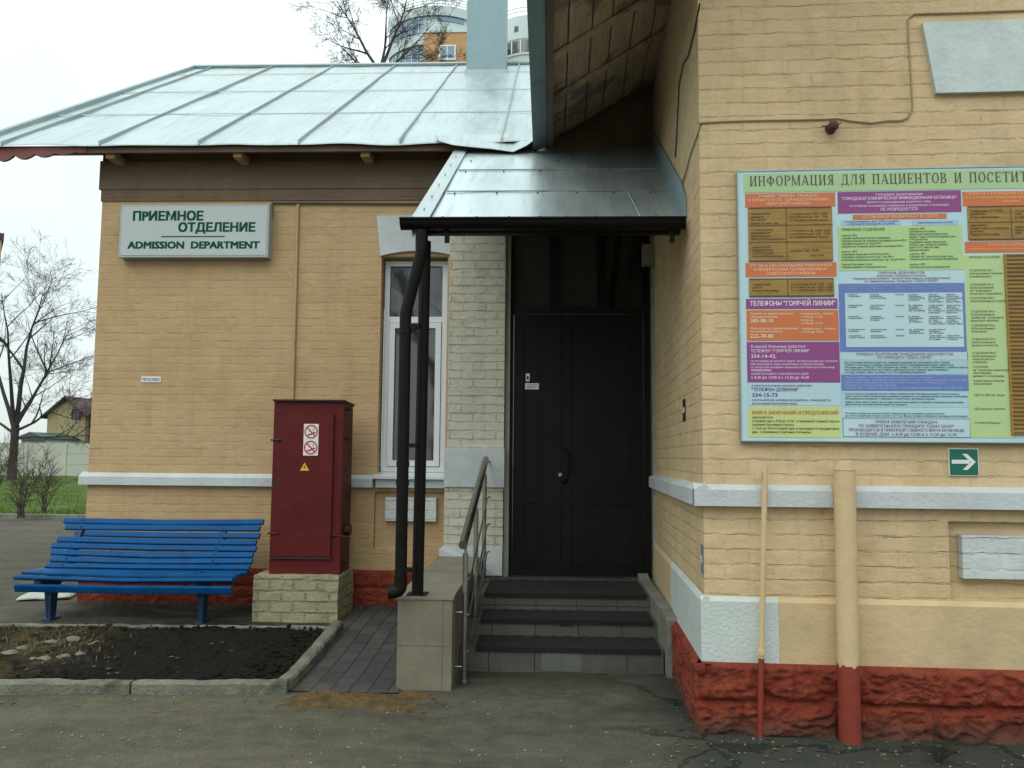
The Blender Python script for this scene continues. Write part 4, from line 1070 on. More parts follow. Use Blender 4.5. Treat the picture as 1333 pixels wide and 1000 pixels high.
# conduits
bm = bm_new(); c1 = P(388, 266, YW-.015); c2 = P(381, 520, YW-.015); c3 = P(590, 265, YW-.015); c0_ = P(352, 268, YW-.02); c0b = P(354, 283, YW-.02)
tube(bm, [c1, c2], .013, 8); o = finish('wall_conduit', bm, M['smooth_tan'], smooth=True); tag(o, 'tan painted vertical conduit running down to the red cabinet', 'pipe')
bm = bm_new(); tube(bm, bend([c0b, P(354, 263.5, YW-.02), P(480, 264.5, YW-.02), c3], .015, 3), .011, 8); o = finish('sign_conduit', bm, mat_plain('grey conduit', (.14, .13, .11), .6), smooth=True); tag(o, 'thin grey conduit leaving the sign along the cornice', 'pipe')
# lamp box under the canopy
p = P(844, 333, YD-.12); bm = bm_new(); box(bm, (p.x-.052, YD-.17, p.z-.09), (p.x+.052, YD-.08, p.z+.09)); o = finish('junction_box', bm, mat_plain('off white plastic', (.28, .28, .26), .5), bevel=.012); tag(o, 'off white plastic box under the canopy beside the door top', 'box')

# ================================================================== THINGS ON THE SIDE BUILDING
def RW(u, v, z):
    q = RO+RXv*u+RYv*v; return Vector((q[0], q[1], z))
# info board
v0 = -.035
b0, b1 = RP(966, 573, v0), RP(1333, 219, v0); bu1 = RP(1470, 400, v0).x
bz0, bz1 = RP(1000, 573.5, v0).z, RP(1150, 220.5, v0).z
IB = thing('information_board', 'large coloured hospital information board for patients and visitors', 'notice board', tuple(RW(b0.x, 0, bz0)), -AL)
ib = Vector((b0.x, 0, bz0))
def KI(o, par=None):
    o.parent = par or IB; o.data.transform(Matrix.Translation(-ib)); return o
_cm = {}
def pcol(c, k=1.08, rough=.45):
    if c not in _cm: _cm[c] = mat_plain('board print %d %d %d' % c, tuple(min(.85, (x*.88+.12*sum(lin(c))/3)*k) for x in lin(c)), rough, var=.05, scale=3)
    return _cm[c]
bm = bm_new(); box(bm, (b0.x, v0, bz0), (bu1, -.004, bz1)); KI(finish('backing', bm, pcol((176, 208, 214)), None, bevel=.003))
bm = bm_new(); rects_frame(bm, b0.x-.006, bu1+.006, bz0-.006, bz1+.006, .006, v0-.004, -.003); KI(finish('edge_frame', bm, mat_plain('aluminium edge', (.35, .42, .42), .4, metal=.6), None))
def uz(px, py): q = RP(px, py, v0); return q.x, q.z
lay = [0]
def panel(name, px0, py0, px1, py1, c, lift=.002, mat=None):
    a, b = RP(px0, (py0+py1)/2, v0).x, RP(px1, (py0+py1)/2, v0).x
    xm_ = (px0+px1)/2; z0, z1 = RP(min(xm_, 1333), py1, v0).z, RP(min(xm_, 1333), py0, v0).z
    bm = bm_new(); box(bm, (a, v0-lift, z0), (b, v0-.0002, z1)); o = finish(name, bm, mat or pcol(c), None); KI(o); o['_v'] = 0; del o['_v']
    return o
def letters(par, lines, c, lift=.0035, mat=None):
    """lines: (text, x, baseline y, cap height px, align, width px or None)"""
    bm = bm_new()
    for ln in lines:
        body, x, y, h, al = ln[:5]; wpx = ln[5] if len(ln) > 5 else None; bold = ln[6] if len(ln) > 6 else .01
        u, z = uz(x, y); s = (uz(x, y-h)[1]-z)/.72
        put_text(bm, body, u, v0-lift, z, s, al, bold, width=((uz(x+wpx/2, y)[0]-uz(x-wpx/2, y)[0]) if wpx else None))
    if not bm.verts: bm.free(); return
    KI(finish('lettering', bm, mat or pcol(c), None), par)
HD = panel('header_panel', 968, 222.5, 1466, 247, (164, 198, 138))
# serif capitals of the header, drawn as strokes (thick stems, thin joins, slab serifs)
GL = {}
def _s(*a): return list(a)
def stem(x): return [('v', x, 0, 1)]
def build_serif():
    T, H, SF = .15, .055, .07       # thick stroke, hair stroke, serif overhang
    def vs(x, z0=0, z1=1, w=T, s=True):
        o = [[(x, z0), (x+w, z0), (x+w, z1), (x, z1)]]
        if s:
            for z in (z0, z1-H): o.append([(x-SF, z), (x+w+SF, z), (x+w+SF, z+H), (x-SF, z+H)])
        return o
    def hb(x0, x1, z, h=H): return [[(x0, z), (x1, z), (x1, z+h), (x0, z+h)]]
    def dg(x0, z0, x1, z1, w): return [[(x0, z0), (x0+w, z0), (x1+w, z1), (x1, z1)]]
    def ring(cx, cz_, rx, rz, t, a0=0, a1=360, thin=H):
        o = []; n = 20
        for i in range(n):
            p, q = rad(a0+(a1-a0)*i/n), rad(a0+(a1-a0)*(i+1)/n)
            def pt(a, inn):
                return (cx+math.cos(a)*(rx-(t if inn else 0)), cz_+math.sin(a)*(rz-(thin if inn else 0)))
            o.append([pt(p, 0), pt(q, 0), pt(q, 1), pt(p, 1)])
        return o
    g = {}
    g['И'] = (vs(.07)+vs(.62)+dg(.2, .05, .6, .9, .07), .92)
    g['Й'] = (g['И'][0]+ring(.42, 1.2, .17, .13, .05, 180, 360), .92)
    g['Н'] = (vs(.07)+vs(.62)+hb(.2, .62, .48), .92)
    g['П'] = (vs(.07)+vs(.62)+hb(.07, .77, 1-H), .92)
    g['Ф'] = (vs(.40)+ring(.475, .52, .46, .32, T, thin=H), 1.0)
    g['О'] = (ring(.43, .5, .41, .51, T, thin=H), .9)
    g['С'] = (ring(.43, .5, .41, .51, T, 40, 320, thin=H)+[[(.70, .66), (.76, .66), (.76, .98), (.70, .92)]], .84)
    g['Р'] = (vs(.07)+ring(.3, .73, .42, .28, T, -90, 90, thin=H), .78)
    g['М'] = (vs(.05, w=.07)+vs(.83)+dg(.06, .98, .42, .02, .13)+dg(.47, .02, .85, .98, .06), 1.1)
    g['А'] = (dg(.06, 0, .38, 1, .06)+dg(.66, 0, .36, 1, T)+hb(.2, .68, .3)+hb(.0, .2, 0)+hb(.58, .9, 0), .92)
    g['Ц'] = (vs(.07)+vs(.58)+hb(.07, .85, 0)+[[(.80, -.2), (.86, -.2), (.86, .04), (.80, .04)]], .93)
    g['Я'] = (vs(.50)+ring(.50, .73, .42, .28, T, 90, 270, thin=H)+dg(.06, 0, .34, .48, .13)+hb(0, .2, 0), .78)
    g['Д'] = (vs(.62, s=False)+dg(.14, .05, .30, .95, .06)+hb(.22, .84, 1-H)+hb(.0, .92, 0)+[[(.0, -.2), (.06, -.2), (.06, .04), (.0, .04)], [(.86, -.2), (.92, -.2), (.92, .04), (.86, .04)]], .98)
    g['Л'] = (vs(.62)+dg(.1, 0, .32, .97, .07)+hb(.22, .84, 1-H)+hb(.0, .26, 0), .92)
    g['Е'] = (vs(.07)+hb(.07, .66, 0)+hb(.07, .64, 1-H)+hb(.2, .5, .48)+[[(.62, 0), (.68, 0), (.68, .25), (.64, .25)], [(.60, .76), (.64, .76), (.66, 1), (.60, 1)], [(.46, .36), (.51, .36), (.51, .64), (.46, .64)]], .76)
    g['Т'] = (vs(.34)+hb(.02, .82, 1-H)+[[(.02, .74), (.06, .74), (.08, 1), (.02, 1)], [(.78, .74), (.82, .74), (.82, 1), (.76, 1)]], .86)
    g['В'] = (vs(.07)+ring(.28, .75, .36, .26, T, -90, 90, thin=H)+ring(.30, .25, .43, .27, T, -90, 90, thin=H), .8)
    g[' '] = ([], .62)
    return g
GL = build_serif()
bm = bm_new(); txt = 'ИНФОРМАЦИЯ ДЛЯ ПАЦИЕНТОВ И ПОСЕТИТЕЛЕЙ'
ua, zba = uz(976, 242.5); ub_, _ = uz(1333, 242.5); hh = 13.2/F_PX*(RO[1]+v0)
adv = [GL[c][1]+.12 for c in txt]; tot = sum(adv[:33]); sc = (uz(1331, 240)[0]-ua)/(sum(adv[:33])+.3)
cur = 0
for ci, (c, a) in enumerate(zip(txt, adv)):
    for poly in GL[c][0]:
        cz_ = zba+(uz(1300, 241)[1]-zba)*0
        bm.faces.new([bm.verts.new((ua+(cur+x)*sc, v0-.0036-.00012*(len(bm.faces) % 7), cz_+z*hh)) for x, z in poly])
    cur += a
KI(finish('lettering', bm, pcol((84, 58, 72)), None, recalc=False), HD)

W_ = (228, 214, 222); OR = (204, 104, 36); PU = (138, 55, 126); BL = (92, 118, 186); GR = (172, 205, 134); DK = (40, 60, 62); RD = (150, 60, 96)
def L3(lines, xc, y0, dy, h, al='CENTER', ws=None, bold=.008):
    return [(t_, xc, y0+dy*i, h, al, (ws[i] if ws else None), bold) for i, t_ in enumerate(lines)]
p_ = panel('heading_panel', 970, 251.5, 1087, 269.5, OR); letters(p_, L3(['ГРАФИК  ПРИЕМА  ГРАЖДАН', 'В КОМИТЕТЕ ПО ЗДРАВООХРАНЕНИЮ', 'МИНГОРИСПОЛКОМА'], 1026, 257, 5.1, 3.6, ws=[76, 104, 58]), (236, 196, 160))
def brass(px0, py0, px1, py1, rows, cut):
    o = panel('brass_plate', px0, py0, px1, py1, OR, .005, M['brass'])
    o2 = bm_new()
    for r in rows[1:]:
        a, z = uz(px0, r); b, _ = uz(px1, r); box(o2, (a, v0-.0062, z-.003), (b, v0-.0049, z+.002))
    if cut: 
        a, z = uz(cut, py0); _, zb_ = uz(cut, py1); box(o2, (a-.002, v0-.0062, zb_), (a+.002, v0-.0048, z))
    a, z = uz(px0, py0); b, zb_ = uz(px1, py1); box(o2, (a, v0-.0064, z-.006), (b, v0-.0048, z)); box(o2, (a, v0-.0064, zb_), (b, v0-.0048, zb_+.006))
    KI(finish('groove', o2, M['brass_dark'], None), o); return o
BT = (62, 40, 14)
p_ = brass(974, 271, 1083.5, 340, [271, 294, 316], 1023)
letters(p_, L3(['председатель', 'комитета', 'НА ПРИЕМ', 'запись по телефону'], 977, 280, 4.2, 2.6, 'LEFT')+L3(['1-я среда м-ца  14.00 - 18.00', '3-я суббота м-ца  9.00 - 12.00', 'по предварительной записи'], 1027, 280, 4.2, 2.8, 'LEFT', [48, 50, 50])+L3(['1-й заместитель', 'председателя', 'председателя', 'Дмитрий Владимирович'], 977, 301, 4., 2.6, 'LEFT')+L3(['2-я пятница м-ца  15.00 - 18.00', '4-я суббота м-ца  9.00 - 12.00', 'по предварительной записи'], 1027, 302, 4.2, 2.8, 'LEFT', [53, 53, 50])+L3(['заместитель', 'председателя', 'СКОРОХОДОВ', 'Николай Михайлович'], 979, 323.5, 4, 2.7, 'LEFT')+L3(['вторник  9.00 - 18.00'], 1029, 328, 4, 2.8, 'LEFT', [36])+L3(['9.00-17.00'], 1054, 334, 4, 2.7, 'LEFT', [18]), BT, .0068)
p_ = panel('heading_panel', 970.5, 342, 1089, 360.5, OR); letters(p_, L3(['УЗ "33-я ЦЕНТРАЛЬНАЯ РАЙОННАЯ', 'КЛИНИЧЕСКАЯ ПОЛИКЛИНИКА"', 'СОВЕТСКОГО РАЙОНА'], 1029, 347.5, 5.2, 3.7, ws=[106, 96, 64]), (236, 196, 160))
p_ = brass(975, 363, 1085.5, 386, [363], 1025); letters(p_, L3(['главный врач', 'ДЕРГАЙ', 'Наталья Георгиевна'], 979, 372, 4, 2.8, 'LEFT', [24, 13, 34])+L3(['1,3,4 пятница м-ца:  8.00 - 11.00', '2-я пятница м-ца:  16.00 - 19.00', '2-я суббота м-ца:  9.00 - 12.00'], 1029, 371.5, 4, 2.8, 'LEFT', [54, 54, 54]), BT, .0068)
p_ = panel('heading_panel', 971, 389, 1090, 402.2, PU); letters(p_, [('ТЕЛЕФОНЫ "ГОРЯЧЕЙ ЛИНИИ"', 976, 398.4, 6.2, 'LEFT', 110, .02)], (232, 214, 228))
p_ = panel('phone_panel', 972, 403.8, 1091.5, 443.5, OR)
letters(p_, L3(['Комитет по здравоохранению', 'Мингорисполкома'], 976.5, 410, 4, 2.9, 'LEFT', [56, 35])+[('285-00-10', 976.5, 420.2, 4.9, 'LEFT', 30, .02)]+L3(['Министерство здравоохранения', 'Республики Беларусь'], 976.5, 429.3, 4, 2.9, 'LEFT', [62, 42])+[('222-70-80', 976.5, 440, 4.9, 'LEFT', 30, .02)]+L3(['понедельник - четверг', 'с 9.00 до 17.30', 'пятница', 'с 9.00 до 16.30'], 1042, 410, 4.1, 2.9, 'LEFT', [43, 28, 16, 28])+L3(['понедельник - пятница', 'с 9.00 до 18.00'], 1043, 429.5, 4.1, 2.9, 'LEFT', [44, 28]), (240, 214, 180))
p_ = panel('phone_panel', 972.5, 445.2, 1093, 498, PU)
letters(p_, [('В нашей больнице работает', 977, 453, 3.8, 'LEFT', 71, .015), ('ТЕЛЕФОН "ГОРЯЧЕЙ ЛИНИИ"', 977, 459, 4.2, 'LEFT', 76, .018), ('334-14-43,', 977, 466.3, 5, 'LEFT', 33, .02)]+L3(['по которому вы можете задать интересующие вас вопросы', 'или высказать свои пожелания и предложения', 'по вопросам оказания медицинской помощи в больнице'], 977, 471.5, 4, 2.9, 'LEFT', [112, 94, 108])+[('ежедневно,', 977.5, 483.5, 3.4, 'LEFT', 27, .02), ('кроме выходных и праздничных дней', 977.5, 487.8, 2.9, 'LEFT', 74), ('с 8.30 до 12.00 и с 12.30 до 16.30', 977.5, 493.2, 3.6, 'LEFT', 75, .02)], (226, 198, 222))
p_ = panel('phone_panel', 973, 499, 1094, 528, (172, 203, 212))
letters(p_, [('в круглосуточном режиме работает', 978, 503.3, 3, 'LEFT', 78), ('"ТЕЛЕФОН ДОВЕРИЯ"', 978, 509.2, 4.2, 'LEFT', 61, .018), ('334-15-73', 978.5, 516.6, 5, 'LEFT', 33, .02), ('после набора номера дождитесь, пожалуйста,', 978.5, 522, 3, 'LEFT', 102), ('включения автоответчика', 978.5, 526.6, 3, 'LEFT', 58)], (92, 56, 118))
p_ = panel('feedback_panel', 974, 529.5, 1094, 569.5, (192, 204, 122))
letters(p_, [('КНИГА ЗАМЕЧАНИЙ И ПРЕДЛОЖЕНИЙ', 978.5, 539.2, 4.4, 'LEFT', 111, .018)], (190, 92, 40)); letters(p_, L3(['находится:', 'в будние дни с 8.00 до 16.30 - в приемной главного врача', '(административный корпус),', 'с 16.30 до 8.00 в будние дни, в выходные и праздничные', 'дни - в приемном отделении больницы'], 979, 544.6, 4.75, 3.1, 'LEFT', [27, 112, 55, 112, 76], .012), DK)
# middle column
p_ = panel('heading_panel', 1090.5, 249, 1251, 277, PU)
letters(p_, [('Учреждение здравоохранения', 1170, 254.5, 3, 'CENTER', 62), ('"ГОРОДСКАЯ КЛИНИЧЕСКАЯ ИНФЕКЦИОННАЯ БОЛЬНИЦА"', 1170, 260, 4, 'CENTER', 150, .018), ('является учреждением закрытого типа,', 1170, 264.4, 3, 'CENTER', 84), ('в котором посещение пациентов в отделениях стационара', 1170, 269, 3, 'CENTER', 128), ('НЕ РАЗРЕШАЕТСЯ', 1170, 274.4, 4, 'CENTER', 48, .015)], (230, 204, 226))
p_ = panel('heading_panel', 1110, 278.8, 1232, 285.3, OR); letters(p_, [('БОЛЬНИЦА ВКЛЮЧАЕТ В СЕБЯ', 1171, 284, 4.1, 'CENTER', 96)], (236, 190, 130))
for a, b, t_ in ((1095, 1173, ['отделения на 296 коек', 'и вспомогательные службы']), (1187, 1247, ['параклинические службы'])):
    p_ = panel('caption_panel', a, 286.5, b, 293.2, (158, 188, 216)); letters(p_, L3(t_, (a+b)/2, 289.4 if len(t_) > 1 else 290.8, 3, 2.2, 'CENTER', [70, 62] if len(t_) > 1 else [46]), (58, 74, 140))
p_ = panel('ward_panel', 1091, 294.3, 1253, 352, GR)
letters(p_, [('ПРИЕМНОЕ ОТДЕЛЕНИЕ', 1095, 301, 3.4, 'LEFT', 56, .01)]+L3(['корпус №2', 'отделение интенсивной терапии и реанимации', 'отделение кишечных инфекционных заболеваний взрослых №2-1', 'отделение воздушных инфекций №2-3', 'отделение инфекционно-паразитарных заболеваний №2-4'], 1095, 308, 3.6, 2.6, 'LEFT', [20, 63, 84, 52, 80])+L3(['корпус №4', 'отделение вирусных гепатитов №4-1', 'отделение хирургического профиля №4-2', 'отделение воздушно-капельных инфекций №4-3'], 1095, 329, 3.6, 2.6, 'LEFT', [20, 63, 68, 83])+L3(['Консультационный отдел', 'отделение дневного стационара взрослых'], 1095, 345.6, 3.6, 2.6, 'LEFT', [40, 59])+L3(['корпус №1', 'поликлинические приемы', 'кабинет рентгеновской диагностики', 'кабинет эндоскопической диагностики', 'и УЗИ-диагностики', 'процедурный кабинет забора крови', 'кабинет для отбора на анализы', 'аптека', 'медицинский архив'], 1183, 299.4, 3.45, 2.6, 'LEFT', [20, 34, 50, 60, 24, 48, 50, 38, 26])+L3(['корпус №3', 'отделение профилактической дезинфекции', 'клинико-диагностическая лаборатория'], 1184, 332, 3.4, 2.6, 'LEFT', [20, 56, 62])+L3(['корпус №5', 'бактериологическая лаборатория №5'], 1184, 345.6, 3.6, 2.6, 'LEFT', [20, 52]), (38, 74, 38))
p_ = panel('documents_panel', 1092, 353, 1256, 369, (176, 208, 214)); letters(p_, [('ПЕРЕЧЕНЬ ДОКУМЕНТОВ', 1173, 356.9, 3.4, 'CENTER', 60), ('', 0, 0, 1, 'LEFT'), ('выдаваемых гражданам в больнице', 1173, 360.1, 2.5, 'CENTER', 64), ('Учреждения здравоохранения "Городская клиническая инфекционная больница"', 1173, 363.6, 2.6, 'CENTER', 128), ('по заявительному принципу "ОДНО ОКНО"', 1173, 367.4, 3.1, 'CENTER', 96)], (128, 70, 100))
p_ = panel('documents_table', 1092.5, 369.5, 1257, 458, BL)
inn = panel('table_field', 1100.5, 381.5, 1253.5, 452, (180, 208, 214), .0032); 
cols = [1103, 1132, 1165, 1182, 1208, 1231]
wds = [['справка', 'о состоянии здоровья'], ['паспорт или иной документ', 'удостоверяющий личность'], ['бесплатно'], ['в день', 'обращения', 'заявителя', 'на приеме'], ['со дня подачи', 'заявления', 'до 10 дней', 'по запросу'], ['заместитель', 'главного врача', 'по лечебной']]
tl_ = []
for r, yb in enumerate((384.5, 398.5, 413, 430, 438)):
    for c_, xc in enumerate(cols):
        if (r, c_) in ((3, 5), (4, 3)): continue
        w2 = wds[c_]; n_ = 1 if c_ == 2 else min(len(w2)+((r*3+c_) % 3), 5) if r < 3 else min(len(w2), 3)
        for q_ in range(n_): tl_.append((w2[q_ % len(w2)], xc+.8*r*.3, yb+2.35*q_, 1.9, 'LEFT', (12+((q_*7+c_*5+r*3) % 5)*2.3) if c_ != 2 else 11, .012))
letters(inn, tl_, (50, 70, 84), .0045)
letters(p_, [(t_, cols[i], 373.6, 2., 'LEFT', w2) for i, (t_, w2) in enumerate((('Наименование', 22), ('Документы для получения', 26), ('Размер', 9), ('Максимальный срок', 19), ('Срок', 10), ('Ответственный', 17)))]+[(t_, cols[i], 376.6, 2., 'LEFT', w2) for i, (t_, w2) in enumerate((('документа', 12), ('справки', 16), ('платы', 9), ('осуществления', 18), ('действия', 9), ('работник', 17)))], (150, 168, 214))
p_ = panel('procedure_panel', 1094, 458.6, 1260, 468.6, (172, 203, 212)); letters(p_, L3(['ПОРЯДОК ПОЛУЧЕНИЯ ГРАЖДАНАМИ ДОКУМЕНТОВ', 'ПО ПРИНЦИПУ "ОДНО ОКНО"'], 1177, 462.8, 4.2, 3.4, 'CENTER', [126, 71]), (140, 76, 104))
p_ = panel('procedure_panel', 1094.5, 469.4, 1260.5, 487, (158, 197, 206)); letters(p_, L3(['Для получения интересующих вас сведений медицинских документов либо справки', 'о работе в больнице и размере заработной платы и гражданам необходимо обратиться', 'в будние дни с 8.30 до 12.00 (перерыв на обед) с 12.30 до 16.30 в приемную главного врача', 'или к делопроизводителю для подачи заявления на имя главного врача больницы,', 'а оттуда следует через человека, кто этот заявление принимает.'], 1099, 473, 3.15, 2.3, 'LEFT', [136, 140, 158, 134, 106], .016), (24, 62, 84))
p_ = panel('procedure_panel', 1095, 488.2, 1260.5, 508.8, BL); letters(p_, L3(['Выдача справок о состоянии здоровья осуществляется в больнице:', 'с 8.30 (понедельник - пятница) до 16.30, а в субботу с 9.00 до 12.00 и воскресенье - с 9.00 до 12.00', 'Выписки из медицинской документации выдаются - с 9.00 до 15.00', 'в кабинет статистики и архив отделений', 'в будние дни с 12.00 до 15.00 или по телефону в справочном отделении, - с 9.00 до 15.00'], 1100, 492.4, 3.4, 2.2, 'LEFT', [112, 156, 128, 66, 150]), (176, 190, 228))
p_ = panel('procedure_panel', 1095.5, 510, 1261, 530, (158, 197, 206)); letters(p_, L3(['В случае, если вы (гражданин) получать помощь заявления либо получения документа, то вы его можете', 'узнать о дате его сдачи, которая должна документов, ознакомиться со сведениями приема и полученных необходимых', 'вам медицинских документов, оформленных в соответствии с настоящим порядком.'], 1100, 513.6, 3.2, 2.2, 'LEFT', [146, 158, 116], .014)+L3(['Принять запись выдать справку, вам не будет, можете также написать заявление в отделение, вам необходимо', 'обратиться при получении интересующего вас документа.'], 1100, 524.4, 3.1, 2.2, 'LEFT', [152, 80], .014), (24, 62, 84))
p_ = panel('procedure_panel', 1096, 531, 1261.5, 543.6, (172, 204, 211)); letters(p_, L3(['По вашему желанию мы можем получить интересующие вас документы в другом порядке,', 'для чего в заявлении следует указать об этом. Форму справки определяет руководство больницы.'], 1100, 539, 3.1, 2.2, 'LEFT', [128, 158], .014), (24, 62, 84))
p_ = panel('reception_panel', 1097, 545, 1263, 569.4, (70, 84, 150)); inn = panel('reception_field', 1097.7, 545.7, 1262.3, 568.7, (176, 205, 214), .0032)
letters(inn, L3(['ПРИЕМ ЗАЯВЛЕНИЙ ГРАЖДАН', 'ПО ЗАЯВИТЕЛЬНОМУ ПРИНЦИПУ "ОДНО ОКНО"', 'ПРОИЗВОДИТСЯ В ПРИЕМНОЙ ГЛАВНОГО ВРАЧА БОЛЬНИЦЫ', 'В БУДНИЕ ДНИ  с 8.30 до 12.00 и с 12.30 до 16.30'], 1179, 551.2, 5.35, 3.8, 'CENTER', [80, 124, 150, 131], .012), (132, 66, 104), .0045)
# right column
p_ = panel('heading_panel', 1253, 248.6, 1466, 267.5, OR); letters(p_, [('ПРИЕМ ГРАЖДАН ПО ЛИЧНЫМ ВОПРОСАМ', 1256.5, 254.5, 4, 'LEFT', 160), ('в учреждении комиссией больницы специалистами проводят', 1256.5, 259, 3, 'LEFT', 160), ('заведующие', 1304, 263.6, 3, 'LEFT', 22)], (238, 178, 110))
p_ = brass(1259.5, 269, 1466, 310.5, [269, 290], 1315); letters(p_, L3(['главный врач УЗ "ГКИБ"', 'ДЗЮБЛИК', 'Игорь Анатольевич'], 1262, 276.5, 4, 2.8, 'LEFT', [43, 20, 38])+L3(['заместитель', 'главного врача по медчасти', 'ВЕРЕНЬКО', 'Лариса Сергеевна'], 1262, 295, 4, 2.8, 'LEFT', [22, 50, 18, 38])+L3(['1,2,3 среда', '16.00 - 18.00', 'по записи'], 1320, 276.5, 4, 2.8, 'LEFT')+L3(['понедельник', 'среда', '15.00 - 17.00'], 1320, 297, 4, 2.8, 'LEFT'), BT, .0068)
p_ = panel('heading_panel', 1256, 314, 1466, 328.5, OR); letters(p_, [('РУКОВОДЯЩИЙ СОСТАВ', 1286, 320.6, 4, 'LEFT', 90), ('клинических и вспомогательных подразделений больницы', 1262, 325.6, 2.8, 'LEFT', 130)], (238, 178, 110))
p_ = panel('ward_list_panel', 1258, 332, 1318, 570, (176, 204, 136))
ll = []
for yb, ls in ((336.5, ['ПРИЕМНОЕ ОТДЕЛЕНИЕ']), (353.5, ['ОТДЕЛЕНИЕ №2-1', '(интенсивной терапии', 'и реанимации)']), (372, ['ОТДЕЛЕНИЕ №3-2', '(боксированное', 'инфекционное', 'кишечных отделение)']), (389.5, ['ОТДЕЛЕНИЕ №2-5', '(боксированное отделение)']), (407, ['ОТДЕЛЕНИЕ №4-4', '(боксированное', 'гнойно-инфекционное', 'вирусное терапии)']), (425, ['ОТДЕЛЕНИЕ №4-3', '(боксированное', 'кишечных)']), (443, ['ОТДЕЛЕНИЕ №4-1', '(боксированное', 'диагностическое)']), (461, ['ОТДЕЛЕНИЕ №4-2', '(боксированное', 'хирургическое', 'операций)']), (479, ['ОТДЕЛЕНИЕ', 'инфекционно-паразитарное', 'заболеваний', 'дневного стационара']), (497, ['Клинико-диагностическая', 'лаборатория']), (515.5, ['КДО по ВИЧ-инфекции']), (533.5, ['КДО вирусных гепатитов']), (551.5, ['Аптека больницы'])):
    for i, t_ in enumerate(ls): ll.append((t_, 1261+(yb-336)*.035, yb+3.9*i, 2.7, 'LEFT', None if i else min(40, 2.2*len(t_)), .008))
letters(p_, ll, (98, 84, 66))
p_ = panel('name_rack', 1311, 331, 1466, 566, OR, .012, M['brass'])
bm = bm_new(); a, _ = uz(1311.5, 400); b, _ = uz(1465, 400); _, zlo = uz(1320, 566); _, zhi = uz(1320, 331); n = 44
for i in range(n):
    z = zlo+(zhi-zlo)*(i+.5)/n; d_ = .35+.65*abs(math.sin(i*2.7)); box(bm, (a, v0-.016, z-.0035*d_), (b, v0-.0118, z+.0045*d_))
KI(finish('rack_slat', bm, M['brass_dark'], None), p_)
# green arrow sign
a, b = RP(1237, 618.5, -.012), RP(1272.5, 585, -.012)
ar = thing('arrow_sign', 'small square green sign with a white arrow pointing right', 'sign', tuple(RW(a.x, 0, a.z)), -AL)
bm = bm_new(); w2, h2 = b.x-a.x, b.z-a.z; box(bm, (-.004, -.010, -.004), (w2+.004, -.002, h2+.004)); finish('plate', bm, M['white'], ar)
bm = bm_new(); box(bm, (.0, -.0118, 0), (w2, -.0099, h2)); finish('field', bm, M['arrow_green'], ar)
bm = bm_new(); Pn = [(.07, .44), (.62, .44), (.44, .20), (.62, .20), (.92, .51), (.64, .82), (.44, .82), (.62, .59), (.07, .59)]
c0__ = [(.07, .44), (.66, .44), (.66, .59), (.07, .59)]; 
for poly in ([(.07, .44), (.70, .44), (.70, .59), (.07, .59)], [(.44, .20), (.62, .20), (.92, .51), (.74, .51)], [(.44, .82), (.62, .82), (.92, .51), (.74, .51)]):
    bm.faces.new([bm.verts.new((x*w2, -.0125-.0001*(poly[0][1] > .5), z*h2)) for x, z in poly])
finish('arrow', bm, M['white'], ar)
# pipes on the front wall
def standpipe(name, pxt, pyt, pxb, pyb, r, zsplit, v, label):
    t_ = RP(pxt, pyt, v); b_ = RP(pxb, pyb, v)
    th = thing(name, label, 'pipe', tuple(RW(b_.x, v, 0)), -AL); dx_ = t_.x-b_.x
    z0 = min(b_.z, .0)
    zs_ = RP(pxb, zsplit, v).z
    bm = bm_new(); mx_ = dx_*(zs_-z0)/(t_.z-z0)
    tube(bm, [(mx_*(zs_-.04-z0)/(zs_-z0), 0, zs_-.04), (dx_, 0, t_.z)], r, 18); up_ = finish('upper_length', bm, M['pipe_cream'], th, smooth=False)
    bm = bm_new(); tube(bm, [(0, 0, z0-.03), (mx_, 0, zs_)], r*1.015, 18)
    for vi, v_ in enumerate(bm.verts):
        if v_.co.z > zs_-.02: v_.co.z += r*.35*math.sin(vi*2.7)*math.sin(vi*.9)
    finish('painted_foot', bm, mat_plain('red pipe paint', (.23, .034, .018), .65, var=.15, scale=15), th)['label'] = 'red painted lower length of the pipe'
    for o in th.children:
        for p in o.data.polygons: p.use_smooth = len(p.vertices) == 4
    return th, t_
th, t_ = standpipe('thick_standpipe', 1099, 611, 1106, 950, .053, 866, -.105, 'thick cream pipe with red foot standing against the wall')
bm = bm_new()
bmesh.ops.create_cone(bm, cap_ends=True, segments=18, radius1=.056, radius2=.045, depth=.05); bmesh.ops.translate(bm, verts=bm.verts, vec=(t_.x-RP(1106, 950, -.105).x, .0, t_.z+.02)); finish('plaster_cap', bm, M['smooth_cream'], th)
th, t_ = standpipe('thin_standpipe', 996, 606, 989, 958, .0145, 857, -.075, 'thin cream pipe with red foot near the building corner')
bm = bm_new()
for z_ in (RP(996, 618, 0).z, RP(992, 845, 0).z): tube(bm, [(.015, 0, z_-.012), (.015, 0, z_+.012)], .021, 12)
finish_split('pipe_collar', bm, M['pipe_cream'], th)
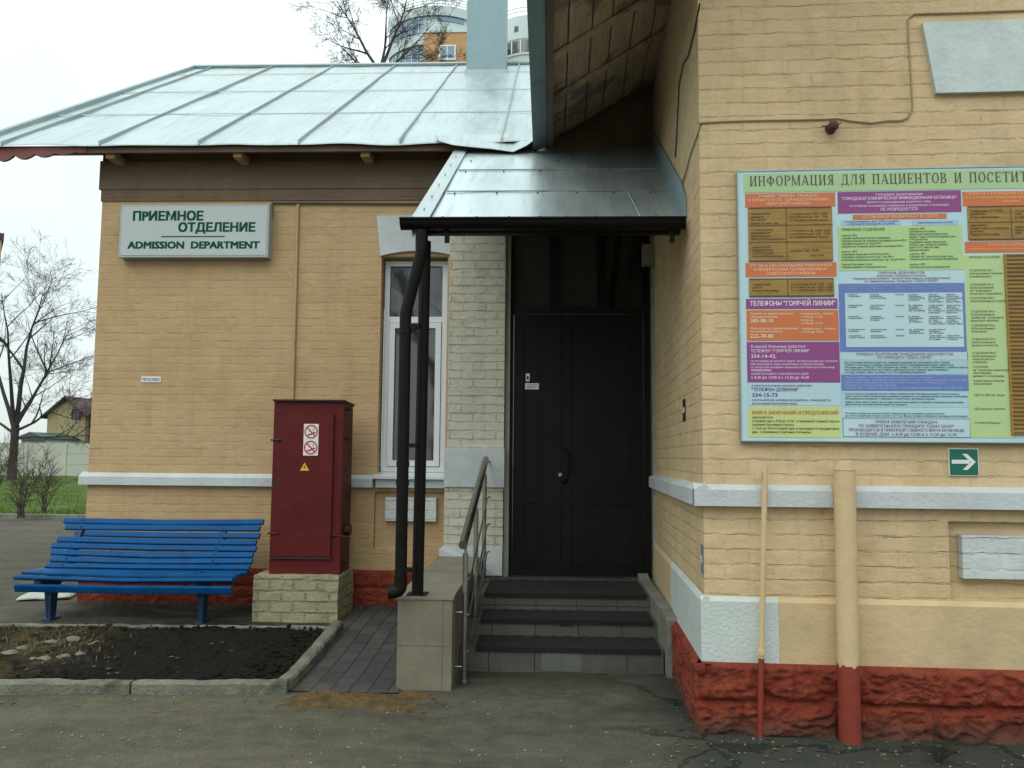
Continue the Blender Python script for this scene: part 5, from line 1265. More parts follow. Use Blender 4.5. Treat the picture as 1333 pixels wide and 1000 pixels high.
# cable
bm = bm_new(); v = -.008
pts = [RP(x, y, v) for x, y in ((914, 160), (940, 158), (975, 157), (1040, 156), (1075, 155), (1090, 154), (1110, 157.5), (1135, 160), (1155, 157), (1172, 157), (1182, 153), (1188, 140), (1186, 100), (1183, 50), (1182, 24), (1190, 18), (1250, 16.5), (1340, 13))]
back = [RS(x, y, v) for x, y in ((913, 162), (905, 183), (899, 200), (894, 220), (888, 238))]
tube(bm, [RW(*p) for p in back[::-1]+[Vector((-.008, -.008, pts[0].z))]+pts], .0048, 6); o = finish('wall_cable', bm, M['cable'], smooth=True); tag(o, 'painted cable running across the cream wall above the board', 'cable')
bm = bm_new(); pts2 = [RS(x, y, -.008) for x, y in ((911, 5), (904, 40), (896, 72), (889, 84), (884, 110), (882, 150), (880, 190), (879, 205))]
tube(bm, [RW(*p) for p in pts2], .005, 6); o = finish('side_cable', bm, mat_plain('dark cable', (.05, .045, .035), .7), smooth=True); tag(o, 'thin dark cable hanging down the shaded side wall', 'cable')
# rusty bracket
p = RP(1081, 168, 0); bm = bm_new()
tube(bm, [(p.x, -.0, p.z), (p.x, -.05, p.z)], [.03, .018], 12); bmesh.ops.create_icosphere(bm, subdivisions=2, radius=.028, matrix=Matrix.Translation((p.x, -.055, p.z-.004)))
for a in (.5, 1.7, 2.9, 4.4): tube(bm, [(p.x, -.03, p.z), (p.x+.055*math.cos(a), -.02, p.z+.045*math.sin(a))], .004, 5)
o = finish('wall_hook', bm, M['rust'], smooth=True); o.location = RO; o.rotation_euler = (0, 0, -AL); tag(o, 'rusty iron hook stub sticking out of the cream wall', 'hook')
# small plates on the side wall
for (pxa, pya, hh_, ww_, lab, mt) in ((890.5, 534, .135, .10, 'small dark plate at eye height on the side wall', M['black']), (913, 729, .15, .055, 'small blue grey plate low by the wall corner', pcol((96, 120, 150)))):
    q = RS(pxa, pya, -.004) if pxa < 905 else Vector((-.004, .04, RP(914, 729, 0).z))
    bm = bm_new(); box(bm, (-.007, q.y-ww_/2, q.z-hh_/2), (-.001, q.y+ww_/2, q.z+hh_/2)); o = finish('wall_plate', bm, mt); o.location = RO; o.rotation_euler = (0, 0, -AL); tag(o, lab, 'plate', 'small plates on the side wall')
    bm = bm_new(); box(bm, (-.0082, q.y-ww_*.32, q.z-hh_*.12), (-.0068, q.y+ww_*.32, q.z+hh_*.14)); finish('plate_mark', bm, M['white'], o)

# ================================================================== GARDEN BED, PAVING
kc = Vector((-1.504, 4.925, 0)); kl = Vector((-3.138, 4.811, 0)); kdir = (kl-kc).normalized(); kn = Vector((-kdir.y, kdir.x, 0))
if kn.y < 0: kn = -kn
def kerb(a, b, wdt, z0, h, label, name='kerb_stone', seed=0, side=1):
    a, b = Vector(a), Vector(b); d = (b-a); ln = d.length; d.normalize(); nrm = Vector((-d.y, d.x, 0))*side
    bm = bm_new(); n = max(4, int(ln/.06))
    rings = []
    for i in range(n+1):
        q = a+d*(ln*i/n); zg = gz(q.x, q.y); row = []
        for (o_, z_) in ((0, -.08), (0, h-.012), (.012, h), (wdt-.012, h), (wdt, h-.012), (wdt, -.08)):
            jj = noise.noise_vector(Vector((i*.4+seed, o_*30, z_*12)))*.006+noise.noise_vector(Vector((i*1.3+seed*3, o_*60, z_*40)))*.007
            row.append(bm.verts.new(q+nrm*o_+Vector((0, 0, zg+z_))+jj))
        rings.append(row)
    for r0, r1 in zip(rings, rings[1:]):
        for k in range(5): bm.faces.new((r0[k], r0[k+1], r1[k+1], r1[k]))
    bm.faces.new(rings[0]); bm.faces.new(rings[-1][::-1])
    o = finish(name, bm, M['kerb']); c = sum((v.co for v in o.data.vertices), Vector())/len(o.data.vertices); c.z = 0
    o.data.transform(Matrix.Translation(-c)); o.location = c; tag(o, label, 'kerb', 'kerb stones round the flower bed'); return o
cut = G(172, 903, 0); tcut = (Vector((cut.x, cut.y, 0))-kc).dot(kdir)
H_ = .072
kerb(kc, kc+kdir*(tcut-.006), .085, 0, H_, 'mossy concrete kerb stone at the near corner of the flower bed', seed=1, side=-1)
kerb(kc+kdir*(tcut+.006), kc+kdir*(tcut+1.0), .085, 0, H_, 'chipped concrete kerb stone along the front left of the flower bed', seed=5, side=-1)
kerb(kc+kdir*(tcut+1.012), kc+kdir*(tcut+2.0), .085, 0, H_, 'concrete kerb stone continuing past the left picture edge', seed=9, side=-1)
ke = Vector((-1.53, 6.42, 0)); ks = kc+Vector((.004, .09, 0)); km = ks.lerp(ke, .5)
kerb(ks, km-Vector((0, .005, 0)), .085, 0, H_, 'concrete kerb stone on the right side of the bed, nearer the yard', seed=12, side=1)
kerb(km+Vector((0, .005, 0)), ke, .085, 0, H_, 'concrete kerb stone on the right side of the bed, nearer the wall', seed=14, side=1)
kerb(Vector((-5.6, 6.28, 0)), ke+Vector((-.09, -.03, 0)), .03, 0, .035, 'thin edging strip along the back of the flower bed', name='bed_edging', seed=20, side=-1)
bm = bm_new()    # soil
n1, n2 = 90, 46; g = []
for j in range(n2+1):
    t = j/n2; row = []
    for i in range(n1+1):
        s = i/n1; fa = kc+kdir*(.02+s*4.0)+kn*.06; fb = ke+Vector((-.04-s*4.0, -.02-.04*s*3, 0)); q = fa.lerp(fb, t)
        h = .035*min(1, 6*min(t, 1-t, s+.05))+.022*noise.noise(q*5)+.016*noise.noise(q*14)+.012*noise.noise(q*31)
        row.append(bm.verts.new((q.x, q.y, gz(q.x, q.y)+.012+h)))
    g.append(row)
for a, b in zip(g, g[1:]):
    for i in range(n1): bm.faces.new((a[i], a[i+1], b[i+1], b[i]))
o = finish('flower_bed_soil', bm, M['soil'], smooth=True); tag(o, 'dark bare soil of the flower bed', 'soil', kind='structure')
# clods
bm = bm_new(); rnd_ = random.Random(3)
for _ in range(900):
    t, sx_ = rnd_.uniform(.03, .97), rnd_.uniform(0.02, .62); fa = kc+kdir*(.02+sx_*4.0)+kn*.06; fb = ke+Vector((-.04-sx_*4.0, -.02-.12*sx_, 0)); q = fa.lerp(fb, t)
    r_ = rnd_.choice((.008, .010, .012, .016, .024)); z_ = gz(q.x, q.y)+.04+.022*noise.noise(q*5)+.016*noise.noise(q*14)
    bmesh.ops.create_icosphere(bm, subdivisions=1, radius=r_, matrix=Matrix.Translation((q.x, q.y, z_))@Matrix.Rotation(rnd_.uniform(0, 6), 4, 'Z')@Matrix.Diagonal((rnd_.uniform(.8, 1.5), rnd_.uniform(.7, 1.2), rnd_.uniform(.5, .9), 1)))
o = finish('soil_clods', bm, M['soil']); tag(o, 'loose dark clods of soil in the bed', 'soil', kind='stuff')
# fallen leaves and litter
bm = bm_new()
for _ in range(170):
    if rnd_.random() < .5: c_ = G(rnd_.uniform(860, 1340), rnd_.uniform(955, 1000), 0); z0 = .006
    elif rnd_.random() < .5: c_ = G(rnd_.uniform(0, 620), rnd_.gauss(916, 10), 0); z0 = .006
    else: c_ = G(rnd_.uniform(0, 330), rnd_.uniform(790, 880), .06); z0 = gz(c_.x, c_.y)+(.055 if c_.y < 6.3 else .008)
    a_, l_ = rnd_.uniform(0, 6.28), rnd_.uniform(.010, .024); d_ = Vector((math.cos(a_), math.sin(a_), 0)); n_ = Vector((-d_.y, d_.x, 0)); p_ = Vector((c_.x, c_.y, z0))
    quad(bm, p_-d_*l_, p_+n_*l_*.4+Vector((0, 0, .005)), p_+d_*l_+Vector((0, 0, .003)), p_-n_*l_*.4+Vector((0, 0, .001)))
o = finish('fallen_leaves', bm, mat_plain('old dry leaves', (.12, .085, .045), .9, var=.5, scale=3)); tag(o, 'old fallen leaves and bits scattered on the ground', 'leaves', kind='stuff')
# stones
for k, (px_, py_, sz) in enumerate(((97, 833, .05), (125, 838, .048), (58, 854, .052), (84, 851, .042), (104, 849, .045), (66, 836, .04), (43, 854, .035), (12, 848, .06), (26, 843, .05))):
    c = G(px_, py_, .07); bm = bm_new(); bmesh.ops.create_icosphere(bm, subdivisions=3, radius=1)
    for v in bm.verts:
        v.co *= 1+.28*noise.noise(v.co*1.3+Vector((k*3, 0, 0)))+.1*noise.noise(v.co*4+Vector((k, 0, 0)))
        v.co = Vector((v.co.x*sz*1.15, v.co.y*sz*.8, v.co.z*sz*.5))
    lb = ['pale stone furthest right-back of the bed stones', 'dim stone at the right end of the stone ring', 'largest bright stone at the front of the stone ring', 'slanting pale stone right of the brightest front stone', 'rounded pale stone at the front right of the ring', 'flat pale stone at the back of the ring', 'small dull stone left of the brightest front stone', 'broad dull stone at the left end of the ring', 'dull stone second from the left end of the ring'][k]
    o = finish('stone', bm, M['stone'], smooth=True, loc=(c.x, c.y, gz(c.x, c.y)+.038)); o.rotation_euler = (0, 0, k*1.3); tag(o, lb, 'stone', 'stones laid in the flower bed')
# dry grass in the bed
def blades(name, pts, h, wdt, mat, label, cat, lean=.5):
    bm = bm_new()
    for (x, y, z) in pts:
        a = random.uniform(0, 6.28); hh = h*random.uniform(.5, 1.3); l = lean*random.uniform(.2, 1)*hh; d = Vector((math.cos(a), math.sin(a), 0)); s = Vector((-d.y, d.x, 0))*wdt
        b = Vector((x, y, z)); m1 = b+d*l*.35+Vector((0, 0, hh*.6)); e_ = b+d*l+Vector((0, 0, hh))
        v = [bm.verts.new(q) for q in (b-s, b+s, m1+s*.7, m1-s*.7, e_)]; bm.faces.new(v[:4]); bm.faces.new((v[3], v[2], v[4]))
    o = finish(name, bm, mat); return tag(o, label, cat, kind='stuff')
pts = []
for _ in range(900):
    px_, py_ = random.gauss(55, 45), random.gauss(838, 9)
    c = G(max(-60, px_), min(858, max(822, py_)), .08); pts.append((c.x, c.y, gz(c.x, c.y)+.03))
blades('dry_grass', pts, .035, .003, M['drygrass'], 'dry yellow grass tufts among the bed stones', 'dry grass', 1.2)
pts = []
for _ in range(500):
    px_ = random.uniform(-40, 130); c = G(px_, random.uniform(868, 884), .06); pts.append((c.x, c.y, gz(c.x, c.y)+.02))
blades('kerb_grass', pts, .022, .003, M['grassblade'], 'short green grass growing along the bed kerb', 'grass', .8)
# pavers
bm = bm_new(); xs_ = [-1.515+i*.066 for i in range(11)]; ysp = [4.98+i*.1 for i in range(24)]; g = []
for y in ysp: g.append([bm.verts.new((x-(.02 if y > 6 else .0), y, gz(x, y)+.010+.004*noise.noise(Vector((x*4, y*4, 0))))) for x in xs_])
for a, b in zip(g, g[1:]):
    for i in range(len(xs_)-1): bm.faces.new((a[i], a[i+1], b[i+1], b[i]))
o = finish('paved_path', bm, M['pavers'], smooth=True); tag(o, 'dark block paved strip between the bed and the tiled low wall', 'paving', kind='structure')
# sand spill
bm = bm_new(); n1, n2 = 60, 22; g = []
ca_, cb_ = G(372, 908, 0), G(556, 908, 0)
for j in range(n2+1):
    row = []
    for i in range(n1+1):
        s, t = i/n1*2-1, j/n2*2-1
        x = (ca_.x+cb_.x)/2+s*(cb_.x-ca_.x)/2; y = 4.86+t*.19+.05*noise.noise(Vector((x*4, 1, 0)))-.03*s
        e_ = 1.1-max(abs(s)**2.4, abs(t)**1.8)+.6*noise.noise(Vector((x*6, y*8, 4)))+.3*noise.noise(Vector((x*17, y*22, 4)))
        row.append(bm.verts.new((x, y, -.004+.022*max(-.4, e_)+.006*noise.noise(Vector((x*30, y*30, 0))))))
    g.append(row)
for a, b in zip(g, g[1:]):
    for i in range(n1): bm.faces.new((a[i], a[i+1], b[i+1], b[i]))
o = finish('sand', bm, M['sand'], smooth=True); tag(o, 'yellow sand spilled in front of the paved path', 'sand', kind='stuff')
# pebbles
bm = bm_new()
for _ in range(420):
    px_, py_ = random.uniform(-20, 1350), random.uniform(900, 1010)
    if px_ > 900 and py_ < 962: continue
    c = G(px_, py_, 0); s = random.choice((.002, .003, .003, .004, .006)); 
    if c.y > 4.85 and -1.6 < c.x < -.5: continue
    bmesh.ops.create_icosphere(bm, subdivisions=1, radius=s, matrix=Matrix.Translation((c.x, c.y, s*.3))@Matrix.Diagonal((random.uniform(.7, 1.6), random.uniform(.7, 1.6), .7, 1)))
o = finish('gravel', bm, mat_plain('light grit', (.24, .23, .18), .9, var=.5, scale=3)); tag(o, 'loose pale grit scattered over the yard', 'gravel', kind='stuff')
# weeds by the plinth
def weed(name, base, n, h, spread, mat, label, seed):
    rnd = random.Random(seed); bm = bm_new()
    for i in range(n):
        a = rnd.uniform(0, 6.28); l = rnd.uniform(.5, 1)*h; d = Vector((math.cos(a), math.sin(a)*.7, 0))*spread*rnd.uniform(.3, 1); b = Vector(base)
        pts = [b, b+d*.35+Vector((0, 0, l*.5)), b+d+Vector((0, 0, l))]
        tube(bm, pts, [.0022, .0016, .0008], 4, False)
        for q in range(7):
            t = rnd.uniform(.3, 1); s = pts[1].lerp(pts[2], t); e_ = s+Vector((rnd.uniform(-1, 1), rnd.uniform(-1, 1), rnd.uniform(-.1, .8)))*.035; tube(bm, [s, e_], [.0012, .0006], 3, False)
    o = finish(name, bm, mat); o.data.transform(Matrix.Translation(-Vector(base))); o.location = base; return tag(o, label, 'weed')
wd = mat_plain('dark dead weed', (.03, .032, .022), .9)
c = G(1222, 996, 0); weed('dry_weed', (c.x, c.y, 0), 26, .11, .10, wd, 'dark dead weed growing from the crack at lower right', 3)
# whitish sheet under bench
c = G(52, 777, .1); bm = bm_new(); box(bm, (-.22, -.22, 0), (.20, .2, .012)); bmesh.ops.subdivide_edges(bm, edges=bm.edges[:], cuts=5, use_grid_fill=True)
for v in bm.verts: v.co.z += .018*noise.noise(v.co*6); v.co.x += .05*noise.noise(v.co*5)
o = finish('discarded_sheet', bm, M['foam'], loc=(c.x+.1, c.y, .115), smooth=True); o.rotation_euler = (0, 0, .3); tag(o, 'flat whitish sheet lying on the ground under the bench', 'litter')

# ================================================================== BACKGROUND LEFT
LZ = .1
lf, lb_ = G(60, 676, LZ).y, 42.0
bm = bm_new(); n1, n2 = 40, 30; g = []
for j in range(n2+1):
    y = lf+(lb_+1-lf)*(j/n2)**1.5; g.append([bm.verts.new((-32+29.*i/n1+.3*noise.noise(Vector((i, j, 0)))*(0 if j == 0 else 1), y, LZ+.06+.05*noise.noise(Vector((i*.7, y*.3, 0))))) for i in range(n1+1)])
for a, b in zip(g, g[1:]):
    for i in range(n1): bm.faces.new((a[i], a[i+1], b[i+1], b[i]))
o = finish('lawn', bm, M['lawn'], smooth=True); tag(o, 'green lawn behind the yard at the left', 'lawn', kind='structure')
pts = []
for _ in range(9000):
    t = random.random()**1.6; y = lf+(lb_-lf)*t; x = random.uniform(-.70, -.44)*y; pts.append((x, y, LZ+.05))
blades('lawn_grass', pts, .07, .008, M['grassblade'], 'grass blades of the lawn', 'grass', .8)
bm = bm_new(); box(bm, (-32, lf-.16, 0), (-3, lf, LZ+.10)); o = finish('lawn_kerb', bm, M['concrete'], bevel=.02); tag(o, 'low concrete kerb along the lawn', 'kerb')
# fence
FY = 43.
fn = thing('concrete_fence', 'grey concrete slab fence behind the lawn', 'fence', (-22, FY, 0))
ft, fb_ = P(100, 577, FY).z, P(100, 621, FY).z
xa = P(-40, 600, FY).x; x = P(118, 600, FY).x+6
edges = [P(px_, 600, FY).x for px_ in (-60, -20, 34, 85, 136, 187)]
for i, (a, b) in enumerate(zip(edges, edges[1:])):
    for r, (z0, z1) in enumerate(((fb_-.6, fb_+(ft-fb_)*.36), (fb_+(ft-fb_)*.36, fb_+(ft-fb_)*.68), (fb_+(ft-fb_)*.68, ft))):
        bm = bm_new(); box(bm, (a+.06, FY+.01*r, z0+.01), (b-.06, FY+.10, z1-.01)); o = finish('slab', bm, M['fence'], None, bevel=.015); o.parent = fn; o.data.transform(Matrix.Translation((22, -FY, 0)))
    bm = bm_new(); box(bm, (a-.06, FY-.05, fb_-.6), (a+.06, FY+.14, ft+.03)); o = finish('post', bm, M['fence'], None); o.parent = fn; o.data.transform(Matrix.Translation((22, -FY, 0)))
# house
HY = 62.
h0, hz1 = P(62, 540, HY), P(86, 517, HY)
xe = h0.x+16; zb = 0
ho = thing('yellow_house', 'pale yellow brick house with a dull red roof beyond the fence', 'house', (h0.x, HY, 0))
zt = P(64, 540, HY).z; xr = P(88, 517, HY).x; zr2 = P(88, 518, HY).z
bm = bm_new(); ln_ = 2*(xr-h0.x)
prism(bm, [(0, 0, 0), (ln_, 0, 0), (ln_, 0, zt), (ln_/2, 0, zr2-.1), (0, 0, zt)], (0, 12, 0)); finish('wall', bm, M['house_yellow'], ho)
bm = bm_new(); box(bm, (ln_, .6, 0), (16, 10, zt+.1)); finish('wing_wall', bm, M['house_yellow'], ho)
bm = bm_new(); s_ = (zr2-zt)/(ln_/2)
prism(bm, [(-.35, -.4, zt-.35*s_), (ln_/2, -.4, zr2), (ln_/2, -.4, zr2+.15), (-.35, -.4, zt-.35*s_+.15)], (0, 12.6, 0))
prism(bm, [(ln_+.2, -.4, zt-.2*s_), (ln_/2+.002, -.4, zr2), (ln_/2+.002, -.4, zr2+.15), (ln_+.2, -.4, zt-.2*s_+.15)], (0, 12.6, 0))
prism(bm, [(ln_/2+.05, .2, zt+.1), (ln_/2+.05, 5., zr2+.05), (ln_/2+.05, 10.4, zt+.1)], (16-ln_/2, 0, 0)); finish('roof', bm, M['house_roof'], ho)
for px_, py_ in ((99, 539), (116, 552), (116, 568)):
    q = P(px_, py_, HY-.02); bm = bm_new(); yo = -.03 if q.x-h0.x < ln_ else .57
    box(bm, (q.x-h0.x-.28, yo, q.z-.35), (q.x-h0.x+.28, yo+.2, q.z+.35)); wn = finish('window', bm, M['glass'], ho)
    bm = bm_new(); rects_frame(bm, q.x-h0.x-.33, q.x-h0.x+.33, q.z-.4, q.z+.4, .06, yo-.04, yo+.02); finish('frame', bm, M['house_roof'], wn)
# green shed roof
q = P(46, 568, 58.); sh = thing('green_roofed_shed', 'low shed with a green sheet roof beyond the fence', 'shed', (q.x, 58, 0))
bm = bm_new(); zz_ = q.z; box(bm, (-1.0, 0, 0), (.8, 5, zz_-.2)); finish('wall', bm, M['fence'], sh)
bm = bm_new(); prism(bm, [(-1.15, -.4, zz_-.1), (-.2, -.4, zz_+.3), (.9, -.4, zz_-.1), (.9, -.4, zz_-.25), (-1.15, -.4, zz_-.25)], (0, 6, 0)); finish('roof', bm, M['teal_roof'], sh)
# orange block at the far left edge
q = P(3, 304, 70.); ob = thing('orange_apartment_block', 'tall orange brick block at the far left picture edge', 'building', (q.x, 70, 0), rad(36))
bm = bm_new(); box(bm, (-16, 0, 0), (0, 14, q.z-.6)); finish('wall', bm, M['tower_orange'], ob)
bm = bm_new(); box(bm, (-16.15, -.15, q.z-.6), (.15, 14.15, q.z)); finish('parapet', bm, M['house_roof'], ob)
for zi in range(2, 6):
    for xi in (-13.5, -10, -6.5, -3):
        bm = bm_new(); box(bm, (xi-.7, -.04, zi*2.8), (xi+.7, .1, zi*2.8+1.4)); wn = finish('window', bm, M['glass'], ob)

# ---- bare trees
def branch(rnd, segs, p, d, r, ln, lvl, maxlvl, up, nseg=5):
    pts, rs_ = [p.copy()], [r]; dd = d.normalized()
    for i in range(nseg):
        dd = (dd+Vector((rnd.gauss(0, .07), rnd.gauss(0, .07), rnd.gauss(0, .06)+up*.05))).normalized()
        p = p+dd*ln/nseg; pts.append(p.copy()); rs_.append(max(.003, r*(1-.88*(i+1)/nseg)))
    segs.append((lvl, pts, rs_))
    if lvl >= maxlvl: return
    nb = [8, 5, 5, 4, 4][min(lvl, 4)]
    for k in range(nb):
        t = rnd.uniform(.2, 1.) if lvl else rnd.uniform(.22, 1.); i = min(nseg-1, int(t*nseg)); f = t*nseg-i
        q = pts[i].lerp(pts[i+1], f); base = (pts[i+1]-pts[i]).normalized()
        ax = base.orthogonal().normalized(); ax.rotate(Matrix.Rotation(rnd.uniform(0, 6.28), 3, base)); nd = (base*math.cos(.75)+ax*math.sin(rnd.uniform(.5, 1.))).normalized()
        branch(rnd, segs, q, nd, max(.004, rs_[i]*rnd.uniform(.38, .6)), ln*rnd.uniform(.34, .58), lvl+1, maxlvl, up)
def make_tree(name, label, base, limbs, trunk, seed, maxlvl=4, group=None, thin=1.):
    rnd = random.Random(seed); T_ = thing(name, label, 'tree', base, 0, group); segs = []
    bmT, bmC = bm_new(), bm_new()
    tube(bmT, trunk[0], trunk[1], 10)
    for (p, d, r, ln, up) in limbs: branch(rnd, segs, Vector(p), Vector(d), r, ln, 0, maxlvl, up, 7)
    for lvl, pts, rs_ in segs:
        if lvl == 0: tube(bmT, pts, rs_, 7, False)
        else: tube(bmC, pts, [x*thin for x in rs_], 5 if lvl == 1 else 3, False)
    finish('trunk', bmT, M['bark'], T_, smooth=True); finish('crown', bmC, M['twig'], T_)
    return T_
TY = 36.
tb = G(16, 628, .15); tb = P(14, 640, TY); tb.z = .1
fk = P(17, 556, TY).z-.1
lim = [((0, 0, fk), (.22, .0, 1), .12, 6.3, .6), ((-.05, 0, fk), (-.35, .1, 1), .10, 5.8, .6), ((.02, 0, fk+.2), (.45, .25, .9), .085, 5.0, .5), ((0, 0, fk-.2), (.95, -.1, .45), .065, 4.0, .5),
       ((0, 0, fk-.5), (1, .15, .18), .05, 4.4, .8), ((0, 0, fk-.3), (-.9, .1, .5), .065, 5, .5), ((-.02, .05, fk), (-.05, -.3, 1), .10, 6.0, .6), ((0, 0, fk-.1), (.6, -.4, .7), .06, 4.0, .5)]
make_tree('bare_tree', 'large bare tree on the lawn at the left', tuple(tb), lim, ([(0, 0, -.2), (.02, 0, fk*.5), (.03, 0, fk+.1)], [.22, .17, .17]), 11, 4, thin=1.5)
TY = 24.
tb = P(494, 85, TY); fk = tb.z-.35; 
lim = [((0, 0, fk), (-.35, .1, 1), .055, 3.1, .5), ((0, 0, fk), (.28, 0, 1), .06, 3.2, .4), ((.02, 0, fk), (.75, .1, .55), .042, 2.3, .1), ((0, 0, fk), (-.8, 0, .6), .042, 2.1, .2), ((0, 0, fk+.1), (.05, .3, 1), .05, 3.0, .5), ((0, 0, fk-.2), (1, -.2, .3), .035, 2.1, .1), ((0, 0, fk-.2), (-1, .2, .25), .032, 1.9, .1)]
make_tree('bare_tree', 'bare tree spreading above the metal roof ridge', (tb.x, TY, 0), lim, ([(0, 0, 0), (.1, 0, fk*.5), (0, 0, fk+.05)], [.26, .15, .085]), 5, 4, thin=1.2)
# a row of bare trees behind the viewer, mirrored in the window glass
for k, (x, y, s) in enumerate(((-3.5, -13, 21), (2.5, -16, 33))):
    lim = [((0, 0, 3.5), (math.cos(a)*.6, math.sin(a)*.6, 1), .13, 6.5, .5) for a in (0, 1.3, 2.5, 3.8, 5.)]
    make_tree('bare_tree', ['bare tree behind the viewer, nearer the yard', 'bare tree behind the viewer, further off'][k], (x, y, 0), lim, ([(0, 0, 0), (0, 0, 1.8), (0, 0, 3.6)], [.25, .2, .18]), s, 3)
# shrubs
def shrub(base, h, n, lean, seed, label, spread=.5):
    rnd = random.Random(seed); bm = bm_new()
    for i in range(n):
        a = rnd.uniform(0, 6.28); d = Vector((math.cos(a)*spread*rnd.uniform(.1, 1)+lean, math.sin(a)*spread*rnd.uniform(.1, 1), 1)).normalized(); p = Vector((rnd.gauss(0, .05), rnd.gauss(0, .05), 0)); sg = []
        branch(rnd, sg, p, d, .011, h*rnd.uniform(.6, 1), 2, 4, .4, 4)
        for lvl, pts, rs_ in sg: tube(bm, pts, [max(.004, x) for x in rs_], 3, False)
    o = finish('bare_shrub', bm, M['shrub'], loc=base); return tag(o, label, 'shrub', 'bare shrubs on the lawn edge')
for px_, py_, h, n, lab, sp in ((27, 674, .95, 9, 'slim bare shrub on the lawn edge, left of the taller one', .25), (58, 668, 1.1, 10, 'bushy bare shrub on the lawn edge nearest the building', .4), (-8, 645, 1.5, 16, 'dense bare shrub cut by the left picture edge', .6)):
    c = G(px_, py_, .16); shrub((c.x, c.y, .15), h, n, 0, int(px_)+50, lab, sp)

# ================================================================== TOWER BEHIND
TW = 90.
tc_ = P(566, 60, TW); tw = thing('round_apartment_tower', 'pale round apartment tower with blue glazing and orange brick bay behind the roof', 'building', (tc_.x, TW+5.5, 0))
ztop = P(566, 14, TW-.0).z
Rr = 6.2
def arcwall(bm, r, z0, z1, a0, a1, n=24, th=.2):
    for i in range(n):
        p, q = a0+(a1-a0)*i/n, a0+(a1-a0)*(i+1)/n
        quad(bm, (r*math.sin(p), -r*math.cos(p), z0), (r*math.sin(q), -r*math.cos(q), z0), (r*math.sin(q), -r*math.cos(q), z1), (r*math.sin(p), -r*math.cos(p), z1))
bm = bm_new(); tube(bm, [(0, 0, 0), (0, 0, ztop)], Rr, 48); finish('wall', bm, M['tower_white'], tw, smooth=False)
FL = 3.1
bm = bm_new()
def zt_(py): return P(540, py, TW).z
arcwall(bm, Rr+.06, zt_(47), zt_(27), -1.25, -.12); finish('glazing', bm, M['blueglass'], tw)
bm = bm_new(); arcwall(bm, Rr+.06, zt_(89), zt_(66), -1.25, -.1); finish('glazing', bm, M['blueglass'], tw)
bm = bm_new(); arcwall(bm, Rr+.07, zt_(32), zt_(25), .05, .55); finish('strip_window', bm, M['blueglass'], tw)
bm = bm_new()
for z0, z1 in ((zt_(63), zt_(49)), (zt_(25.5), zt_(13.5)), (zt_(105), zt_(91))):
    bm = bm_new(); arcwall(bm, Rr+.25, z0, z1, -1.35, 1.3); bmesh.ops.remove_doubles(bm, verts=bm.verts, dist=.001); finish('balcony_band', bm, M['tower_white'], tw)
bm = bm_new()
for a in [-1.2+.13*i for i in range(9)]:
    for z0, z1 in ((zt_(47), zt_(27)), (zt_(89), zt_(66))): tube(bm, [((Rr+.1)*math.sin(a), -(Rr+.1)*math.cos(a), z0), ((Rr+.1)*math.sin(a), -(Rr+.1)*math.cos(a), z1)], .07, 4)
finish_split('mullion', bm, M['tower_white'], tw)
bm = bm_new()
for dz in (.4, .75, 1.1): tube(bm, [((Rr+.1)*math.sin(a), -(Rr+.1)*math.cos(a), ztop+dz) for a in [-1.6+.1*i for i in range(33)]], .045, 4)
for i in range(17): a = -1.6+.2*i; tube(bm, [((Rr+.1)*math.sin(a), -(Rr+.1)*math.cos(a), ztop), ((Rr+.1)*math.sin(a), -(Rr+.1)*math.cos(a), ztop+1.1)], .045, 4)
finish('roof_railing', bm, M['tower_white'], tw)
q0, q1 = P(551, 90, TW-2), P(640, 42, TW-2)
bm = bm_new(); ox, oy = tc_.x, TW+5.5; box(bm, (q0.x-ox, TW-2-oy, 0), (q1.x-ox, 3, q1.z)); bay = finish('brick_bay', bm, M['tower_orange'], tw)
bm = bm_new(); box(bm, (q0.x-ox-.1, TW-2.1-oy, q1.z), (q1.x-ox+.1, 3, q1.z+.2)); finish('coping', bm, M['tower_white'], bay)
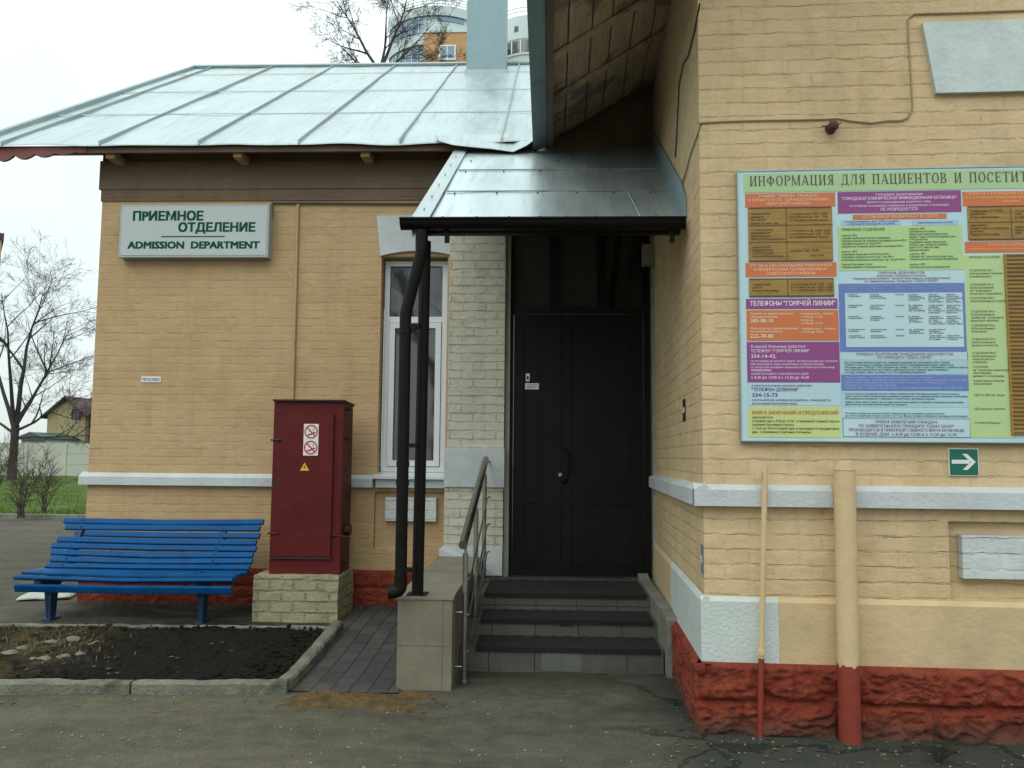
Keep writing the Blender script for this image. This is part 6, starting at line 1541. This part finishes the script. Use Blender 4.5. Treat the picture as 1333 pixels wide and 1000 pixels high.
for dy_ in (0, -36):
    a, b = P(572.5, 77+0, TW-2.1), P(592, 60, TW-2.1); zo = dy_/F_PX*TW if dy_ else 0
    bm = bm_new(); box(bm, (a.x-ox, TW-2.1-oy, a.z+zo), (b.x-ox, TW-1.9-oy, b.z+zo)); wn = finish('window', bm, M['blueglass'], bay)
    bm = bm_new(); rects_frame(bm, a.x-ox-.12, b.x-ox+.12, a.z+zo-.12, b.z+zo+.12, .16, TW-2.14-oy, TW-1.95-oy); cxm = (a.x+b.x)/2-ox; box(bm, (cxm-.05, TW-2.13-oy, a.z+zo), (cxm+.05, TW-2-oy, b.z+zo)); finish('frame', bm, M['white'], wn)
# second tower section to the right
tc2 = P(690, 60, 96.); t2 = thing('pale_apartment_tower', 'pale round apartment tower section right of the chimney', 'building', (tc2.x, 101., 0))
z2 = P(690, 17, 96.).z; R2 = 4.6
bm = bm_new(); tube(bm, [(0, 0, 0), (0, 0, z2)], R2, 40); finish('wall', bm, M['tower_white'], t2)
for ya, yb in ((66, 50), (104, 88)):
    z0, z1 = P(675, ya, 96).z, P(675, yb, 96).z
    bm = bm_new(); arcwall(bm, R2+.05, z0, z1, -.75, .5); wn = finish('window_band', bm, M['glass'], t2)
    bm = bm_new()
    for a in (-.75, -.5, -.25, 0, .25, .5): tube(bm, [((R2+.1)*math.sin(a), -(R2+.1)*math.cos(a), z0), ((R2+.1)*math.sin(a), -(R2+.1)*math.cos(a), z1)], .1, 4)
    finish_split('mullion', bm, M['white'], wn)
bm = bm_new()
for py_ in (48, 69, 82, 86): z = P(675, py_, 96).z; arcwall(bm, R2+.15, z, z+.25, -1., .8)
finish('floor_band', bm, M['tower_white'], t2)
q = P(672, 34, 96.); a = (q.x-tc2.x)/R2; bm = bm_new(); box(bm, (q.x-tc2.x-.25, -R2*math.cos(math.asin(a))-.1, q.z-.3), (q.x-tc2.x+.25, -R2*math.cos(math.asin(a))+.3, q.z+.3)); finish('vent', bm, M['glass'], t2)
bm = bm_new()
for dz in (.5, 1.): tube(bm, [(R2*math.sin(a), -R2*math.cos(a), z2+dz) for a in [-1.5+.15*i for i in range(21)]], .05, 4)
finish('roof_railing', bm, M['tower_white'], t2)
